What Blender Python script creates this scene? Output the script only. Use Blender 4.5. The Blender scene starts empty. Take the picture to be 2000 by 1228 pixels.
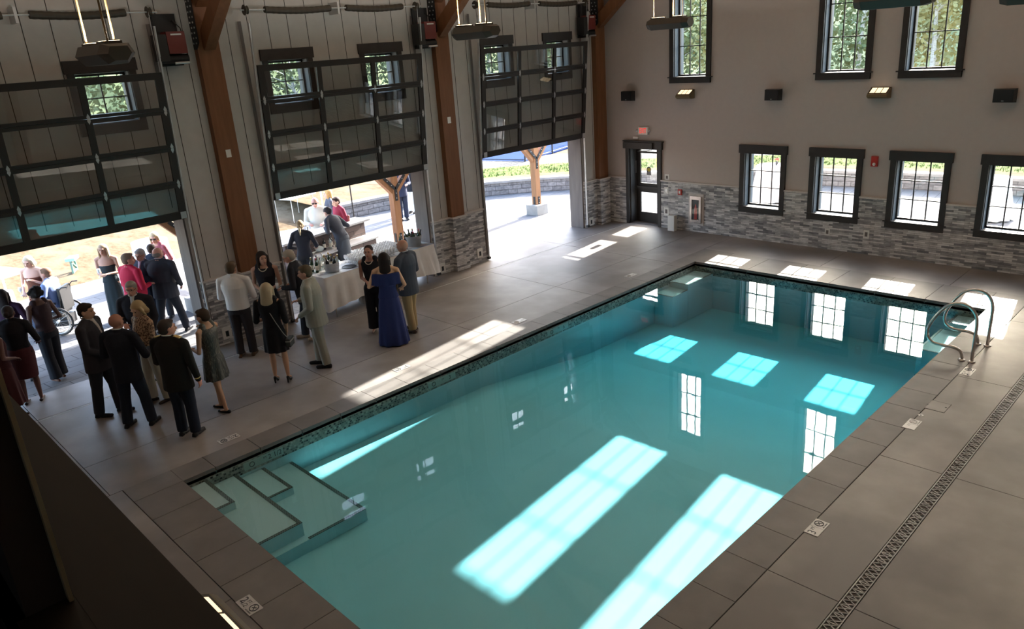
import bpy, math, random
from math import sin, cos, pi, radians
from mathutils import Vector, Matrix, Euler, Quaternion

SC = bpy.context.scene
COL = SC.collection

# ------------------------------------------------------------------ camera
CAM_POS = Vector((13.874, -17.449, 5.040))
cam_data = bpy.data.cameras.new('camera')
cam_data.sensor_width = 36.0
cam_data.lens = 1482.33 / 2000.0 * 36.0
cam_data.clip_start = 0.05
cam_data.clip_end = 400
cam = bpy.data.objects.new('camera', cam_data)
COL.objects.link(cam)
cx_ = Vector((0.70451118, 0.7063575, -0.06872467))
cy_ = Vector((0.1901379, -0.28115961, -0.94063641))
cz_ = Vector((-0.68374818, 0.6496217, -0.33238542))
cam.matrix_world = Matrix(((cx_.x, -cy_.x, -cz_.x, CAM_POS.x), (cx_.y, -cy_.y, -cz_.y, CAM_POS.y),
                           (cx_.z, -cy_.z, -cz_.z, CAM_POS.z), (0, 0, 0, 1)))
SC.camera = cam

# ------------------------------------------------------------------ sky, sun, exposure
SUN_DIR = Vector((-0.272, 1.985, 1.0)).normalized()      # towards the sun
world = bpy.data.worlds.new('sky')
SC.world = world
world.use_nodes = True
wn = world.node_tree
for n in list(wn.nodes):
    wn.nodes.remove(n)
sky = wn.nodes.new('ShaderNodeTexSky')
sky.sky_type = 'NISHITA'
sky.sun_disc = False
sky.sun_elevation = math.asin(SUN_DIR.z)
sky.sun_rotation = math.atan2(SUN_DIR.x, SUN_DIR.y)
sky.air_density = 1.0
sky.dust_density = 2.5
bg = wn.nodes.new('ShaderNodeBackground')
bg.inputs['Strength'].default_value = 0.44
out = wn.nodes.new('ShaderNodeOutputWorld')
wn.links.new(sky.outputs[0], bg.inputs[0])
wn.links.new(bg.outputs[0], out.inputs[0])

sun_data = bpy.data.lights.new('sun', 'SUN')
sun_data.energy = 7.8
sun_data.angle = radians(0.55)
sun_data.color = (1.0, 0.95, 0.88)
sun = bpy.data.objects.new('sun', sun_data)
sun.rotation_euler = SUN_DIR.to_track_quat('Z', 'Y').to_euler()
sun.location = (0, 10, 20)
COL.objects.link(sun)

SC.view_settings.view_transform = 'Standard'
SC.view_settings.look = 'None'
SC.view_settings.gamma = 1.0
SC.view_settings.use_curve_mapping = False
SC.view_settings.exposure = 2.3
SC.cycles.use_denoising = True
SC.cycles.max_bounces = 12
SC.cycles.diffuse_bounces = 6
SC.cycles.glossy_bounces = 5
SC.cycles.transparent_max_bounces = 24
SC.cycles.caustics_reflective = False
SC.cycles.caustics_refractive = False
SC.cycles.sample_clamp_indirect = 6.0

# ------------------------------------------------------------------ materials
def mat(name, col, rough=0.6, metal=0.0, spec=0.5, emit=None, es=1.0):
    m = bpy.data.materials.new(name)
    m.use_nodes = True
    b = m.node_tree.nodes['Principled BSDF']
    b.inputs['Base Color'].default_value = (*col, 1)
    b.inputs['Roughness'].default_value = rough
    b.inputs['Metallic'].default_value = metal
    b.inputs['Specular IOR Level'].default_value = spec
    if emit:
        b.inputs['Emission Color'].default_value = (*emit, 1)
        b.inputs['Emission Strength'].default_value = es
    return m

def coords(m, kind='Object', scale=(1, 1, 1), world_pos=False):
    nt = m.node_tree
    mp = nt.nodes.new('ShaderNodeMapping')
    mp.inputs['Scale'].default_value = scale
    if world_pos:
        g = nt.nodes.new('ShaderNodeNewGeometry')
        nt.links.new(g.outputs['Position'], mp.inputs[0])
    else:
        t = nt.nodes.new('ShaderNodeTexCoord')
        nt.links.new(t.outputs[kind], mp.inputs[0])
    return mp

def noisy(name, c1, c2, scale=3.0, detail=6.0, rough=0.7, stretch=(1, 1, 1), bump=0.0, lo=0.3, hi=0.7, c3=None, scale3=0.5,
          metal=0.0, spec=0.4, wp=True):
    """two-colour mottled material, optional second large-scale tint"""
    m = mat(name, c1, rough, metal, spec)
    nt = m.node_tree
    b = nt.nodes['Principled BSDF']
    mp = coords(m, 'Object', stretch, wp)
    n = nt.nodes.new('ShaderNodeTexNoise')
    n.inputs['Scale'].default_value = scale
    n.inputs['Detail'].default_value = detail
    nt.links.new(mp.outputs[0], n.inputs['Vector'])
    r = nt.nodes.new('ShaderNodeValToRGB')
    r.color_ramp.elements[0].position = lo
    r.color_ramp.elements[1].position = hi
    r.color_ramp.elements[0].color = (*c1, 1)
    r.color_ramp.elements[1].color = (*c2, 1)
    nt.links.new(n.outputs['Fac'], r.inputs[0])
    last = r.outputs[0]
    if c3:
        n3 = nt.nodes.new('ShaderNodeTexNoise')
        n3.inputs['Scale'].default_value = scale3
        n3.inputs['Detail'].default_value = 4
        nt.links.new(mp.outputs[0], n3.inputs['Vector'])
        r3 = nt.nodes.new('ShaderNodeValToRGB')
        r3.color_ramp.elements[0].position = 0.42
        r3.color_ramp.elements[1].position = 0.62
        mx = nt.nodes.new('ShaderNodeMix')
        mx.data_type = 'RGBA'
        nt.links.new(n3.outputs['Fac'], r3.inputs[0])
        nt.links.new(r3.outputs[0], mx.inputs[0])
        nt.links.new(last, mx.inputs[6])
        mx.inputs[7].default_value = (*c3, 1)
        last = mx.outputs[2]
    nt.links.new(last, b.inputs['Base Color'])
    if bump:
        bp = nt.nodes.new('ShaderNodeBump')
        bp.inputs['Strength'].default_value = bump
        bp.inputs['Distance'].default_value = 0.02
        nt.links.new(n.outputs['Fac'], bp.inputs['Height'])
        nt.links.new(bp.outputs[0], b.inputs['Normal'])
    return m

def brick_mat(name, c1, c2, mortar, w, h, mort=0.006, axes='xz', rough=0.7, bump=0.3, bias=0.0, offset=0.5, rot=0.0, noise=0.0, spec=0.3):
    m = mat(name, c1, rough, 0, spec)
    nt = m.node_tree
    b = nt.nodes['Principled BSDF']
    g = nt.nodes.new('ShaderNodeNewGeometry')
    s = nt.nodes.new('ShaderNodeSeparateXYZ')
    nt.links.new(g.outputs['Position'], s.inputs[0])
    c = nt.nodes.new('ShaderNodeCombineXYZ')
    if axes == 'xz':
        a = nt.nodes.new('ShaderNodeMath')
        a.operation = 'ADD'
        nt.links.new(s.outputs[0], a.inputs[0])
        nt.links.new(s.outputs[1], a.inputs[1])
        nt.links.new(a.outputs[0], c.inputs[0])
        nt.links.new(s.outputs[2], c.inputs[1])
    else:
        nt.links.new(s.outputs[0], c.inputs[1])
        nt.links.new(s.outputs[1], c.inputs[0])
    mp = nt.nodes.new('ShaderNodeMapping')
    mp.inputs['Rotation'].default_value = (0, 0, rot)
    nt.links.new(c.outputs[0], mp.inputs[0])
    k = nt.nodes.new('ShaderNodeTexBrick')
    k.inputs['Scale'].default_value = 1.0
    k.inputs['Brick Width'].default_value = w
    k.inputs['Row Height'].default_value = h
    k.inputs['Mortar Size'].default_value = mort
    k.inputs['Bias'].default_value = bias
    k.offset = offset
    k.inputs['Color1'].default_value = (*c1, 1)
    k.inputs['Color2'].default_value = (*c2, 1)
    k.inputs['Mortar'].default_value = (*mortar, 1)
    nt.links.new(mp.outputs[0], k.inputs['Vector'])
    last = k.outputs['Color']
    if noise:
        n = nt.nodes.new('ShaderNodeTexNoise')
        n.inputs['Scale'].default_value = 6
        n.inputs['Detail'].default_value = 5
        mp2 = nt.nodes.new('ShaderNodeMapping')
        mp2.inputs['Scale'].default_value = (1, 2.5, 1)
        nt.links.new(c.outputs[0], mp2.inputs[0])
        nt.links.new(mp2.outputs[0], n.inputs['Vector'])
        mx = nt.nodes.new('ShaderNodeMix')
        mx.data_type = 'RGBA'
        mx.blend_type = 'OVERLAY'
        mx.inputs[0].default_value = noise
        nt.links.new(last, mx.inputs[6])
        nt.links.new(n.outputs['Fac'], mx.inputs[7])
        last = mx.outputs[2]
    nt.links.new(last, b.inputs['Base Color'])
    bp = nt.nodes.new('ShaderNodeBump')
    bp.inputs['Strength'].default_value = bump
    bp.inputs['Distance'].default_value = 0.02
    nt.links.new(k.outputs['Fac'], bp.inputs['Height'])
    bp.invert = True
    nt.links.new(bp.outputs[0], b.inputs['Normal'])
    return m

def glass_mat(name, tint=(0.9, 0.93, 0.92), gloss=1.0, ior=1.5, bump=0.0):
    """clear pane: sees straight through, mirrors by the Fresnel law"""
    m = bpy.data.materials.new(name)
    m.use_nodes = True
    nt = m.node_tree
    for n in list(nt.nodes):
        nt.nodes.remove(n)
    o = nt.nodes.new('ShaderNodeOutputMaterial')
    t = nt.nodes.new('ShaderNodeBsdfTransparent')
    t.inputs[0].default_value = (*tint, 1)
    g = nt.nodes.new('ShaderNodeBsdfGlossy')
    g.inputs['Roughness'].default_value = 0.0
    g.inputs[0].default_value = (gloss, gloss, gloss, 1)
    f0 = ((ior - 1) / (ior + 1)) ** 2
    lw = nt.nodes.new('ShaderNodeLayerWeight')           # Schlick's law, the same from both sides of a pane
    lw.inputs[0].default_value = 0.5
    pw = nt.nodes.new('ShaderNodeMath')
    pw.operation = 'POWER'
    pw.inputs[1].default_value = 5.0
    nt.links.new(lw.outputs['Facing'], pw.inputs[0])
    f = nt.nodes.new('ShaderNodeMath')
    f.operation = 'MULTIPLY_ADD'
    f.inputs[1].default_value = 1 - f0
    f.inputs[2].default_value = f0
    nt.links.new(pw.outputs[0], f.inputs[0])
    mx = nt.nodes.new('ShaderNodeMixShader')
    nt.links.new(f.outputs[0], mx.inputs[0])
    nt.links.new(t.outputs[0], mx.inputs[1])
    nt.links.new(g.outputs[0], mx.inputs[2])
    nt.links.new(mx.outputs[0], o.inputs['Surface'])
    if bump:
        tc = nt.nodes.new('ShaderNodeNewGeometry')
        n1 = nt.nodes.new('ShaderNodeTexNoise')
        n1.inputs['Scale'].default_value = 3.5
        n1.inputs['Detail'].default_value = 2
        nt.links.new(tc.outputs['Position'], n1.inputs['Vector'])
        bp = nt.nodes.new('ShaderNodeBump')
        bp.inputs['Strength'].default_value = bump
        bp.inputs['Distance'].default_value = 0.01
        nt.links.new(n1.outputs['Fac'], bp.inputs['Height'])
        nt.links.new(bp.outputs[0], g.inputs['Normal'])
    return m

M = {}
M['deck'] = noisy('deck_concrete', (0.235, 0.208, 0.194), (0.325, 0.290, 0.272), 1.7, 10, 0.52, spec=0.3, bump=0.03, c3=(0.18, 0.16, 0.15), scale3=0.55)
M['coping'] = noisy('coping_concrete', (0.145, 0.130, 0.122), (0.19, 0.172, 0.162), 2.5, 8, 0.55, spec=0.3, bump=0.03)
M['joint'] = mat('joint', (0.05, 0.045, 0.04), 0.9)
M['wall'] = noisy('painted_wall', (0.485, 0.42, 0.395), (0.505, 0.438, 0.41), 9, 3, 0.75)
M['board'] = noisy('board_panel', (0.50, 0.475, 0.46), (0.54, 0.515, 0.495), 5, 3, 0.7)
M['stone'] = brick_mat('ledge_stone', (0.70, 0.68, 0.67), (0.17, 0.17, 0.185), (0.20, 0.195, 0.19), 0.235, 0.041, 0.0018, 'xz', 0.75, 0.8, 0.0, 0.37, noise=0.8)
M['cap'] = noisy('stone_cap', (0.55, 0.50, 0.48), (0.62, 0.57, 0.54), 8, 4, 0.7)
M['trim'] = noisy('dark_trim', (0.030, 0.027, 0.027), (0.040, 0.036, 0.035), 6, 3, 0.5)
M['jambgrey'] = noisy('weathered_jamb', (0.13, 0.115, 0.112), (0.17, 0.15, 0.145), 3, 5, 0.6, (4, 4, 0.5))
M['bronze'] = mat('bronze_aluminium', (0.030, 0.026, 0.024), 0.45, 0.3)
M['timber'] = noisy('stained_timber', (0.162, 0.064, 0.025), (0.212, 0.089, 0.038), 2.2, 8, 0.55, (6, 6, 0.6), 0.05)
M['timber_out'] = noisy('cedar_timber', (0.24, 0.11, 0.045), (0.31, 0.15, 0.065), 2.2, 8, 0.6, (6, 6, 0.6), 0.05)
M['ceiling'] = noisy('ceiling_board', (0.46, 0.39, 0.31), (0.54, 0.46, 0.38), 2, 6, 0.7, (0.6, 6, 1))
M['steel_black'] = mat('black_steel', (0.02, 0.02, 0.022), 0.5, 0.3)
M['bolt'] = mat('bolt_zinc', (0.55, 0.55, 0.55), 0.4, 0.8)
M['chrome'] = mat('stainless', (0.62, 0.58, 0.54), 0.18, 1.0)
M['galv'] = noisy('galvanised', (0.48, 0.49, 0.50), (0.62, 0.63, 0.64), 8, 4, 0.4, metal=0.25)
M['rod'] = mat('gold_rod', (0.13, 0.075, 0.022), 0.6, 0.0)
M['fixture'] = mat('fixture_bronze', (0.055, 0.045, 0.033), 0.5, 0.2)
M['lamp'] = mat('lamp_face', (1, 0.9, 0.7), 0.5, emit=(1.0, 0.74, 0.45), es=0.30)
M['black'] = mat('black_plastic', (0.012, 0.012, 0.013), 0.45)
M['white'] = mat('white_plastic', (0.72, 0.71, 0.68), 0.5)
M['red'] = mat('red_plastic', (0.48, 0.03, 0.02), 0.45)
M['darkred'] = mat('opener_red', (0.16, 0.022, 0.018), 0.45)
M['exitred'] = mat('exit_letters', (0.9, 0.05, 0.03), 0.5, emit=(1.0, 0.06, 0.03), es=0.15)
M['plaster'] = noisy('pool_plaster', (0.36, 0.55, 0.57), (0.40, 0.59, 0.61), 0.8, 3, 0.7)
M['mosaic'] = brick_mat('waterline_mosaic', (0.40, 0.43, 0.36), (0.015, 0.02, 0.022), (0.22, 0.25, 0.22), 0.040, 0.034, 0.004, 'xz', 0.35, 0.1, 0.1, 0.5)
M['nosing'] = brick_mat('step_nosing_tile', (0.03, 0.05, 0.05), (0.015, 0.03, 0.032), (0.16, 0.22, 0.20), 0.03, 0.03, 0.004, 'xy', 0.4, 0.1)
M['glass'] = glass_mat('window_glass', (0.93, 0.95, 0.94))
M['glass_door'] = glass_mat('tinted_glass', (0.86, 0.87, 0.86), 1.0, 1.6)
M['wineglass'] = mat('stemware', (0.95, 0.97, 1.0), 0.05)
M['wineglass'].node_tree.nodes['Principled BSDF'].inputs['Transmission Weight'].default_value = 0.1
M['wineglass'].node_tree.nodes['Principled BSDF'].inputs['IOR'].default_value = 1.3
M['bottle'] = mat('bottle_green', (0.015, 0.05, 0.025), 0.1)
M['bottle_dark'] = mat('bottle_dark', (0.02, 0.02, 0.025), 0.12)
M['bottle_clear'] = mat('bottle_clear', (0.55, 0.62, 0.60), 0.1)
M['foil'] = mat('foil', (0.35, 0.25, 0.08), 0.3, 0.6)
M['foil_red'] = mat('foil_red', (0.35, 0.03, 0.04), 0.35, 0.3)
M['label'] = mat('paper_label', (0.75, 0.72, 0.62), 0.7)
M['cloth'] = noisy('white_cloth', (0.72, 0.70, 0.69), (0.80, 0.78, 0.77), 6, 3, 0.9)
M['cloth_out'] = mat('bright_cloth', (0.80, 0.80, 0.82), 0.9)
M['paver'] = brick_mat('patio_pavers', (0.167, 0.167, 0.171), (0.140, 0.140, 0.143), (0.068, 0.068, 0.068), 0.60, 0.34, 0.008, 'xy', 0.85, 0.2, 0.0, 0.5, 0.12, spec=0.04)
M['straw'] = noisy('straw_ground', (0.110, 0.080, 0.050), (0.065, 0.043, 0.022), 3.5, 10, 0.95, (1, 2.2, 1), 0.6, 0.42, 0.75, c3=(0.125, 0.095, 0.062), scale3=0.6, spec=0.03)
M['grass'] = noisy('lawn', (0.053, 0.090, 0.022), (0.128, 0.143, 0.053), 2.5, 9, 0.95, bump=0.6, spec=0.03)
M['gravel'] = noisy('gravel', (0.055, 0.053, 0.05), (0.132, 0.126, 0.120), 14, 6, 0.95, bump=0.5, spec=0.03)
M['court'] = noisy('court_blue', (0.010, 0.028, 0.095), (0.012, 0.032, 0.110), 1.2, 4, 0.85, spec=0.03)
M['retwall'] = brick_mat('block_wall', (0.208, 0.200, 0.200), (0.136, 0.132, 0.136), (0.072, 0.068, 0.068), 0.45, 0.16, 0.01, 'xz', 0.9, 0.5, noise=0.7, spec=0.04)
M['capstone'] = noisy('capstone', (0.225, 0.217, 0.210), (0.270, 0.262, 0.255), 6, 4, 0.85, spec=0.03)
M['concrete'] = noisy('block_concrete', (0.288, 0.282, 0.270), (0.336, 0.330, 0.318), 6, 5, 0.85, spec=0.03)
M['countertop'] = noisy('granite', (0.50, 0.50, 0.50), (0.60, 0.60, 0.60), 20, 5, 0.3)
M['counterbase'] = brick_mat('counter_stone', (0.16, 0.12, 0.11), (0.09, 0.07, 0.07), (0.05, 0.05, 0.05), 0.4, 0.12, 0.006, 'xz', 0.8, 0.4)
M['bark'] = noisy('birch_bark', (0.55, 0.54, 0.50), (0.20, 0.18, 0.16), 3, 6, 0.9, (2, 2, 6), lo=0.5, hi=0.75)
M['barkd'] = noisy('dark_bark', (0.10, 0.08, 0.06), (0.16, 0.13, 0.10), 4, 6, 0.95, (3, 3, 0.6))
M['leaf'] = noisy('leaf_green', (0.10, 0.13, 0.06), (0.18, 0.20, 0.10), 0.9, 4, 0.8, spec=0.05)
M['leafy'] = noisy('leaf_yellow', (0.20, 0.20, 0.08), (0.32, 0.28, 0.11), 0.9, 4, 0.8)
M['sill_brown'] = noisy('sill_stained', (0.019, 0.010, 0.005), (0.025, 0.013, 0.006), 3, 5, 0.6, (1, 8, 8))
M['bead'] = mat('glazing_bead', (0.40, 0.30, 0.17), 0.4)
M['roomdark'] = mat('gym_room_paint', (0.05, 0.03, 0.02), 0.8)
M['seal'] = mat('marker_tile', (0.50, 0.47, 0.45), 0.35)
M['ink'] = mat('marker_ink', (0.03, 0.03, 0.035), 0.5)
M['drain'] = mat('drain_light', (0.34, 0.34, 0.33), 0.5)
M['chalk'] = mat('saw_joint_light', (0.46, 0.44, 0.42), 0.9)

# water: clear body with a mirror-like, gently rippled surface
M['water'] = glass_mat('pool_water', (1, 1, 1), 1.0, 1.333, 0.04)
wv = M['water'].node_tree
va = wv.nodes.new('ShaderNodeVolumeAbsorption')
va.inputs['Color'].default_value = (0.15, 0.86, 0.98, 1)
va.inputs['Density'].default_value = 0.60
wv.links.new(va.outputs[0], wv.nodes['Material Output'].inputs['Volume'])

# ------------------------------------------------------------------ mesh helpers
class MB:
    def __init__(s):
        s.v = []
        s.f = []

    def add(s, vs, fs):
        k = len(s.v)
        s.v += [Vector(v) for v in vs]
        s.f += [tuple(i + k for i in f) for f in fs]
        return s

    def box(s, x0, x1, y0, y1, z0, z1, rz=0.0, c=None):
        vs = [Vector((x, y, z)) for z in (z0, z1) for y in (y0, y1) for x in (x0, x1)]
        if rz:
            c = Vector(c) if c else Vector(((x0 + x1) / 2, (y0 + y1) / 2, 0))
            R = Matrix.Rotation(rz, 3, 'Z')
            vs = [R @ (v - c) + c for v in vs]
        return s.add(vs, [(0, 2, 3, 1), (4, 5, 7, 6), (0, 1, 5, 4), (2, 6, 7, 3), (0, 4, 6, 2), (1, 3, 7, 5)])

    def beam(s, a, b, w, h, up=(0, 0, 1)):
        """rectangular bar from a to b, w across, h along up"""
        a = Vector(a); b = Vector(b)
        d = (b - a).normalized()
        u = Vector(up)
        r = d.cross(u)
        if r.length < 1e-4:
            r = d.cross(Vector((0, 1, 0)))
        r.normalize()
        u = r.cross(d).normalized()
        vs = []
        for p in (a, b):
            for i, j in ((-1, -1), (1, -1), (1, 1), (-1, 1)):
                vs.append(p + r * (w / 2 * i) + u * (h / 2 * j))
        return s.add(vs, [(0, 3, 2, 1), (4, 5, 6, 7), (0, 1, 5, 4), (1, 2, 6, 5), (2, 3, 7, 6), (3, 0, 4, 7)])

    def tube(s, pts, rad, n=10, caps=True, closed=False):
        pts = [Vector(p) for p in pts]
        if not hasattr(rad, '__len__'):
            rad = [rad] * len(pts)
        rings = []
        ref = None
        m = len(pts)
        for i, p in enumerate(pts):
            if closed:
                d = pts[(i + 1) % m] - pts[i - 1]
            else:
                d = pts[min(i + 1, m - 1)] - pts[max(i - 1, 0)]
            if d.length < 1e-9:
                d = Vector((0, 0, 1))
            d.normalize()
            if ref is None:
                ref = Vector((0, 0, 1)) if abs(d.z) < 0.9 else Vector((1, 0, 0))
            a = (ref - d * ref.dot(d))
            if a.length < 1e-5:
                a = d.orthogonal()
            a.normalize()
            ref = a
            bb = d.cross(a)
            rings.append([p + (a * cos(2 * pi * k / n) + bb * sin(2 * pi * k / n)) * rad[i] for k in range(n)])
        return s.rings(rings, caps, closed)

    def rings(s, rings, caps=True, closed=False):
        n = len(rings[0])
        m = len(rings)
        vs = [v for r in rings for v in r]
        fs = []
        for i in range(m if closed else m - 1):
            j = (i + 1) % m
            for k in range(n):
                l = (k + 1) % n
                fs.append((i * n + k, i * n + l, j * n + l, j * n + k))
        if caps and not closed:
            fs.append(tuple(range(n - 1, -1, -1)))
            fs.append(tuple((m - 1) * n + k for k in range(n)))
        return s.add(vs, fs)

    def capsule(s, a, b, ra, rb, n=10):
        a = Vector(a); b = Vector(b)
        d = b - a
        if d.length < 1e-6:
            d = Vector((0, 0, 1e-4))
        u = d.normalized()
        pts, rr = [], []
        for t in (-0.98, -0.8, -0.45):
            pts.append(a + u * ra * t); rr.append(ra * math.sqrt(max(0, 1 - t * t)))
        pts.append(a); rr.append(ra)
        pts.append(b); rr.append(rb)
        for t in (0.45, 0.8, 0.98):
            pts.append(b + u * rb * t); rr.append(rb * math.sqrt(max(0, 1 - t * t)))
        return s.tube(pts, rr, n)

    def ell(s, c, r, n=14, m=9, rot=None, fn=None):
        c = Vector(c)
        rings = []
        for i in range(m + 1):
            th = pi * (i + 0.02 * (1 if i == 0 else (-1 if i == m else 0))) / m
            ring = []
            for k in range(n):
                p = Vector((r[0] * sin(th) * cos(2 * pi * k / n), r[1] * sin(th) * sin(2 * pi * k / n), -r[2] * cos(th)))
                if fn:
                    p = fn(p)
                if rot:
                    p = rot @ p
                ring.append(c + p)
            rings.append(ring)
        return s.rings(rings)

    def loft(s, secs, n=18, k=0.0, folds=0, phase=0.0):
        """secs: (z, cx, cy, rx, ry[, fold amplitude]); superellipse-ish rings stacked in z"""
        rings = []
        for sec in secs:
            z, cx, cy, rx, ry = sec[:5]
            fa = sec[5] if len(sec) > 5 else 0
            ring = []
            for i in range(n):
                a = 2 * pi * i / n
                f = 1 + fa * sin(folds * a + phase)
                ca, sa = cos(a), sin(a)
                e = 1 - k
                ring.append(Vector((cx + rx * f * math.copysign(abs(ca) ** e, ca), cy + ry * f * math.copysign(abs(sa) ** e, sa), z)))
            rings.append(ring)
        return s.rings(rings)

    def lathe(s, prof, c=(0, 0, 0), n=16, caps=True):
        rings = [[Vector((c[0] + r * cos(2 * pi * k / n), c[1] + r * sin(2 * pi * k / n), c[2] + z)) for k in range(n)] for r, z in prof]
        return s.rings(rings, caps)

    def xf(s, mtx):
        s.v = [mtx @ v for v in s.v]
        return s

    def build(s, name, m, parent=None, smooth=False, loc=None):
        me = bpy.data.meshes.new(name)
        me.from_pydata([tuple(v) for v in s.v], [], s.f)
        me.update()
        if smooth:
            me.polygons.foreach_set('use_smooth', [True] * len(me.polygons))
        ob = bpy.data.objects.new(name, me)
        if m is not None:
            me.materials.append(M[m] if isinstance(m, str) else m)
        COL.objects.link(ob)
        if parent is not None:
            ob.parent = parent
        if loc:
            ob.location = loc
        return ob

def B(*a, **k):
    return MB().box(*a, **k)

def tag(o, label, cat, group=None, kind=None):
    o['label'] = label
    o['category'] = cat
    if group:
        o['group'] = group
    if kind:
        o['kind'] = kind
    return o

def struct(o):
    o['kind'] = 'structure'
    return o

def empty(name, loc, rz=0.0, label=None, cat=None, group=None):
    o = bpy.data.objects.new(name, None)
    o.empty_display_size = 0.1
    o.location = loc
    o.rotation_euler = (0, 0, rz)
    COL.objects.link(o)
    if label:
        tag(o, label, cat, group)
    return o

def copy_tree(o, parent=None):
    c = o.copy()
    COL.objects.link(c)
    if parent is not None:
        c.parent = parent
    for ch in list(o.children):
        copy_tree(ch, c)
    return c

def text(name, body, size, m, parent, loc, rot, ext=0.001, align='CENTER', bold=0.0):
    cu = bpy.data.curves.new(name, 'FONT')
    cu.body = body
    cu.size = size
    cu.extrude = ext
    cu.align_x = align
    cu.offset = bold
    cu.align_y = 'CENTER'
    cu.materials.append(M[m])
    o = bpy.data.objects.new(name, cu)
    COL.objects.link(o)
    if parent is not None:
        o.parent = parent
    o.location = loc
    o.rotation_euler = rot
    dg = bpy.context.evaluated_depsgraph_get()           # lettering becomes plain mesh
    me = bpy.data.meshes.new_from_object(o.evaluated_get(dg))
    bpy.data.objects.remove(o)
    o = bpy.data.objects.new(name, me)
    COL.objects.link(o)
    if parent is not None:
        o.parent = parent
    o.location = loc
    o.rotation_euler = rot
    return o
# ------------------------------------------------------------------ the hall: dimensions
PX0, PX1, PY0, PY1 = 4.495, 10.531, -14.66, -2.517      # pool edges
HX = 15.0                                               # right wall
NY = -17.0                                              # near wall face
T = 0.41                                                # wall thickness
OPEN = [(-4.957, -1.17), (-10.49, -6.71), (-16.02, -12.24)]
OZ = 2.55
WX = [4.802, 6.59, 8.378, 10.138, 11.95]                # lower windows of the far wall
UX = [2.72, 6.595, 8.361, 12.24]                        # tall upper windows
POSTY = [-0.40, -5.935, -11.25, -16.75]

def wall(name, axis, a0, a1, z0, z1, b0, b1, holes, m):
    """wall slab along an axis with rectangular holes (h0, h1, z0, z1)"""
    A = sorted({a0, a1} | {h[0] for h in holes} | {h[1] for h in holes})
    Z = sorted({z0, z1} | {h[2] for h in holes} | {h[3] for h in holes})
    mb = MB()
    for i in range(len(A) - 1):
        j = 0
        while j < len(Z) - 1:
            ca = (A[i] + A[i + 1]) / 2
            def solid(jj):
                cz = (Z[jj] + Z[jj + 1]) / 2
                return not any(h[0] < ca < h[1] and h[2] < cz < h[3] for h in holes)
            if not solid(j):
                j += 1
                continue
            k = j
            while k + 1 < len(Z) - 1 and solid(k + 1):
                k += 1
            if axis == 'x':
                mb.box(A[i], A[i + 1], b0, b1, Z[j], Z[k + 1])
            else:
                mb.box(b0, b1, A[i], A[i + 1], Z[j], Z[k + 1])
            j = k + 1
    return struct(mb.build(name, m))

# left wall (garage doors)
CW = []          # clerestory windows of the left wall (centre y)
for o in OPEN:
    c = (o[0] + o[1]) / 2
    CW += [c - 1.085, c + 1.085]
holesL = [(o[0], o[1], -0.2, OZ) for o in OPEN] + [(c - 0.42, c + 0.42, 4.30, 5.10) for c in CW]
wall('wall_left', 'y', NY - T, T, -0.2, 6.9, -T, 0.0, holesL, 'board')
# far wall
holesF = [(c - 0.475, c + 0.475, 0.83, 2.16) for c in WX] + [(c - 0.475, c + 0.475, 4.00, 6.16) for c in UX] + [(0.77, 1.75, -0.2, 2.16)]
wall('wall_far', 'x', 0.0, HX + 0.3, -0.2, 11.2, 0.0, T, holesF, 'wall')
wall('wall_right', 'y', NY - 5, T, -0.2, 6.9, HX, HX + 0.3, [], 'wall')
# near wall with the viewing window of the upper room
wall('wall_near', 'x', -T, HX, -0.2, 11.2, NY - 0.30, NY, [(8.6, 14.8, 3.88, 6.4)], 'wall')
# roof: two slopes rising to the ridge
mb = MB()
RX = 7.48
for x0, z0, x1, z1 in ((-1.0, 6.35, RX, 10.9), (HX + 1.0, 6.35, RX, 10.9)):
    vs = []
    for dz in (0, 0.25):
        vs += [(x0, NY - 6, z0 + dz), (x1, NY - 6, z1 + dz), (x1, 1.2, z1 + dz), (x0, 1.2, z0 + dz)]
    mb.add(vs, [(0, 1, 2, 3), (7, 6, 5, 4), (0, 4, 5, 1), (1, 5, 6, 2), (2, 6, 7, 3), (3, 7, 4, 0)])
struct(mb.build('ceiling', 'ceiling'))

# board seams of the left wall: thin battens as grooves
def in_hole(y, z):
    return any(h[0] - 0.02 < y < h[1] + 0.02 and h[2] < z < h[3] for h in holesL)
mb = MB()
y = -0.25
while y > NY:
    zs = [(1.34, 6.5)]
    for h in holesL:
        if h[0] - 0.13 < y < h[1] + 0.13:
            ns = []
            for a, b in zs:
                if h[3] + 0.2 <= a or h[2] - 0.14 >= b:
                    ns.append((a, b))
                else:
                    if h[2] - 0.14 > a: ns.append((a, h[2] - 0.14))
                    if h[3] + 0.2 < b: ns.append((h[3] + 0.2, b))
            zs = ns
    for a, b in zs:
        if b - a > 0.1:
            mb.box(0.0, 0.0025, y - 0.006, y + 0.006, a, b)
    y -= 0.405
struct(mb.build('trim_1', M['joint']))

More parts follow.
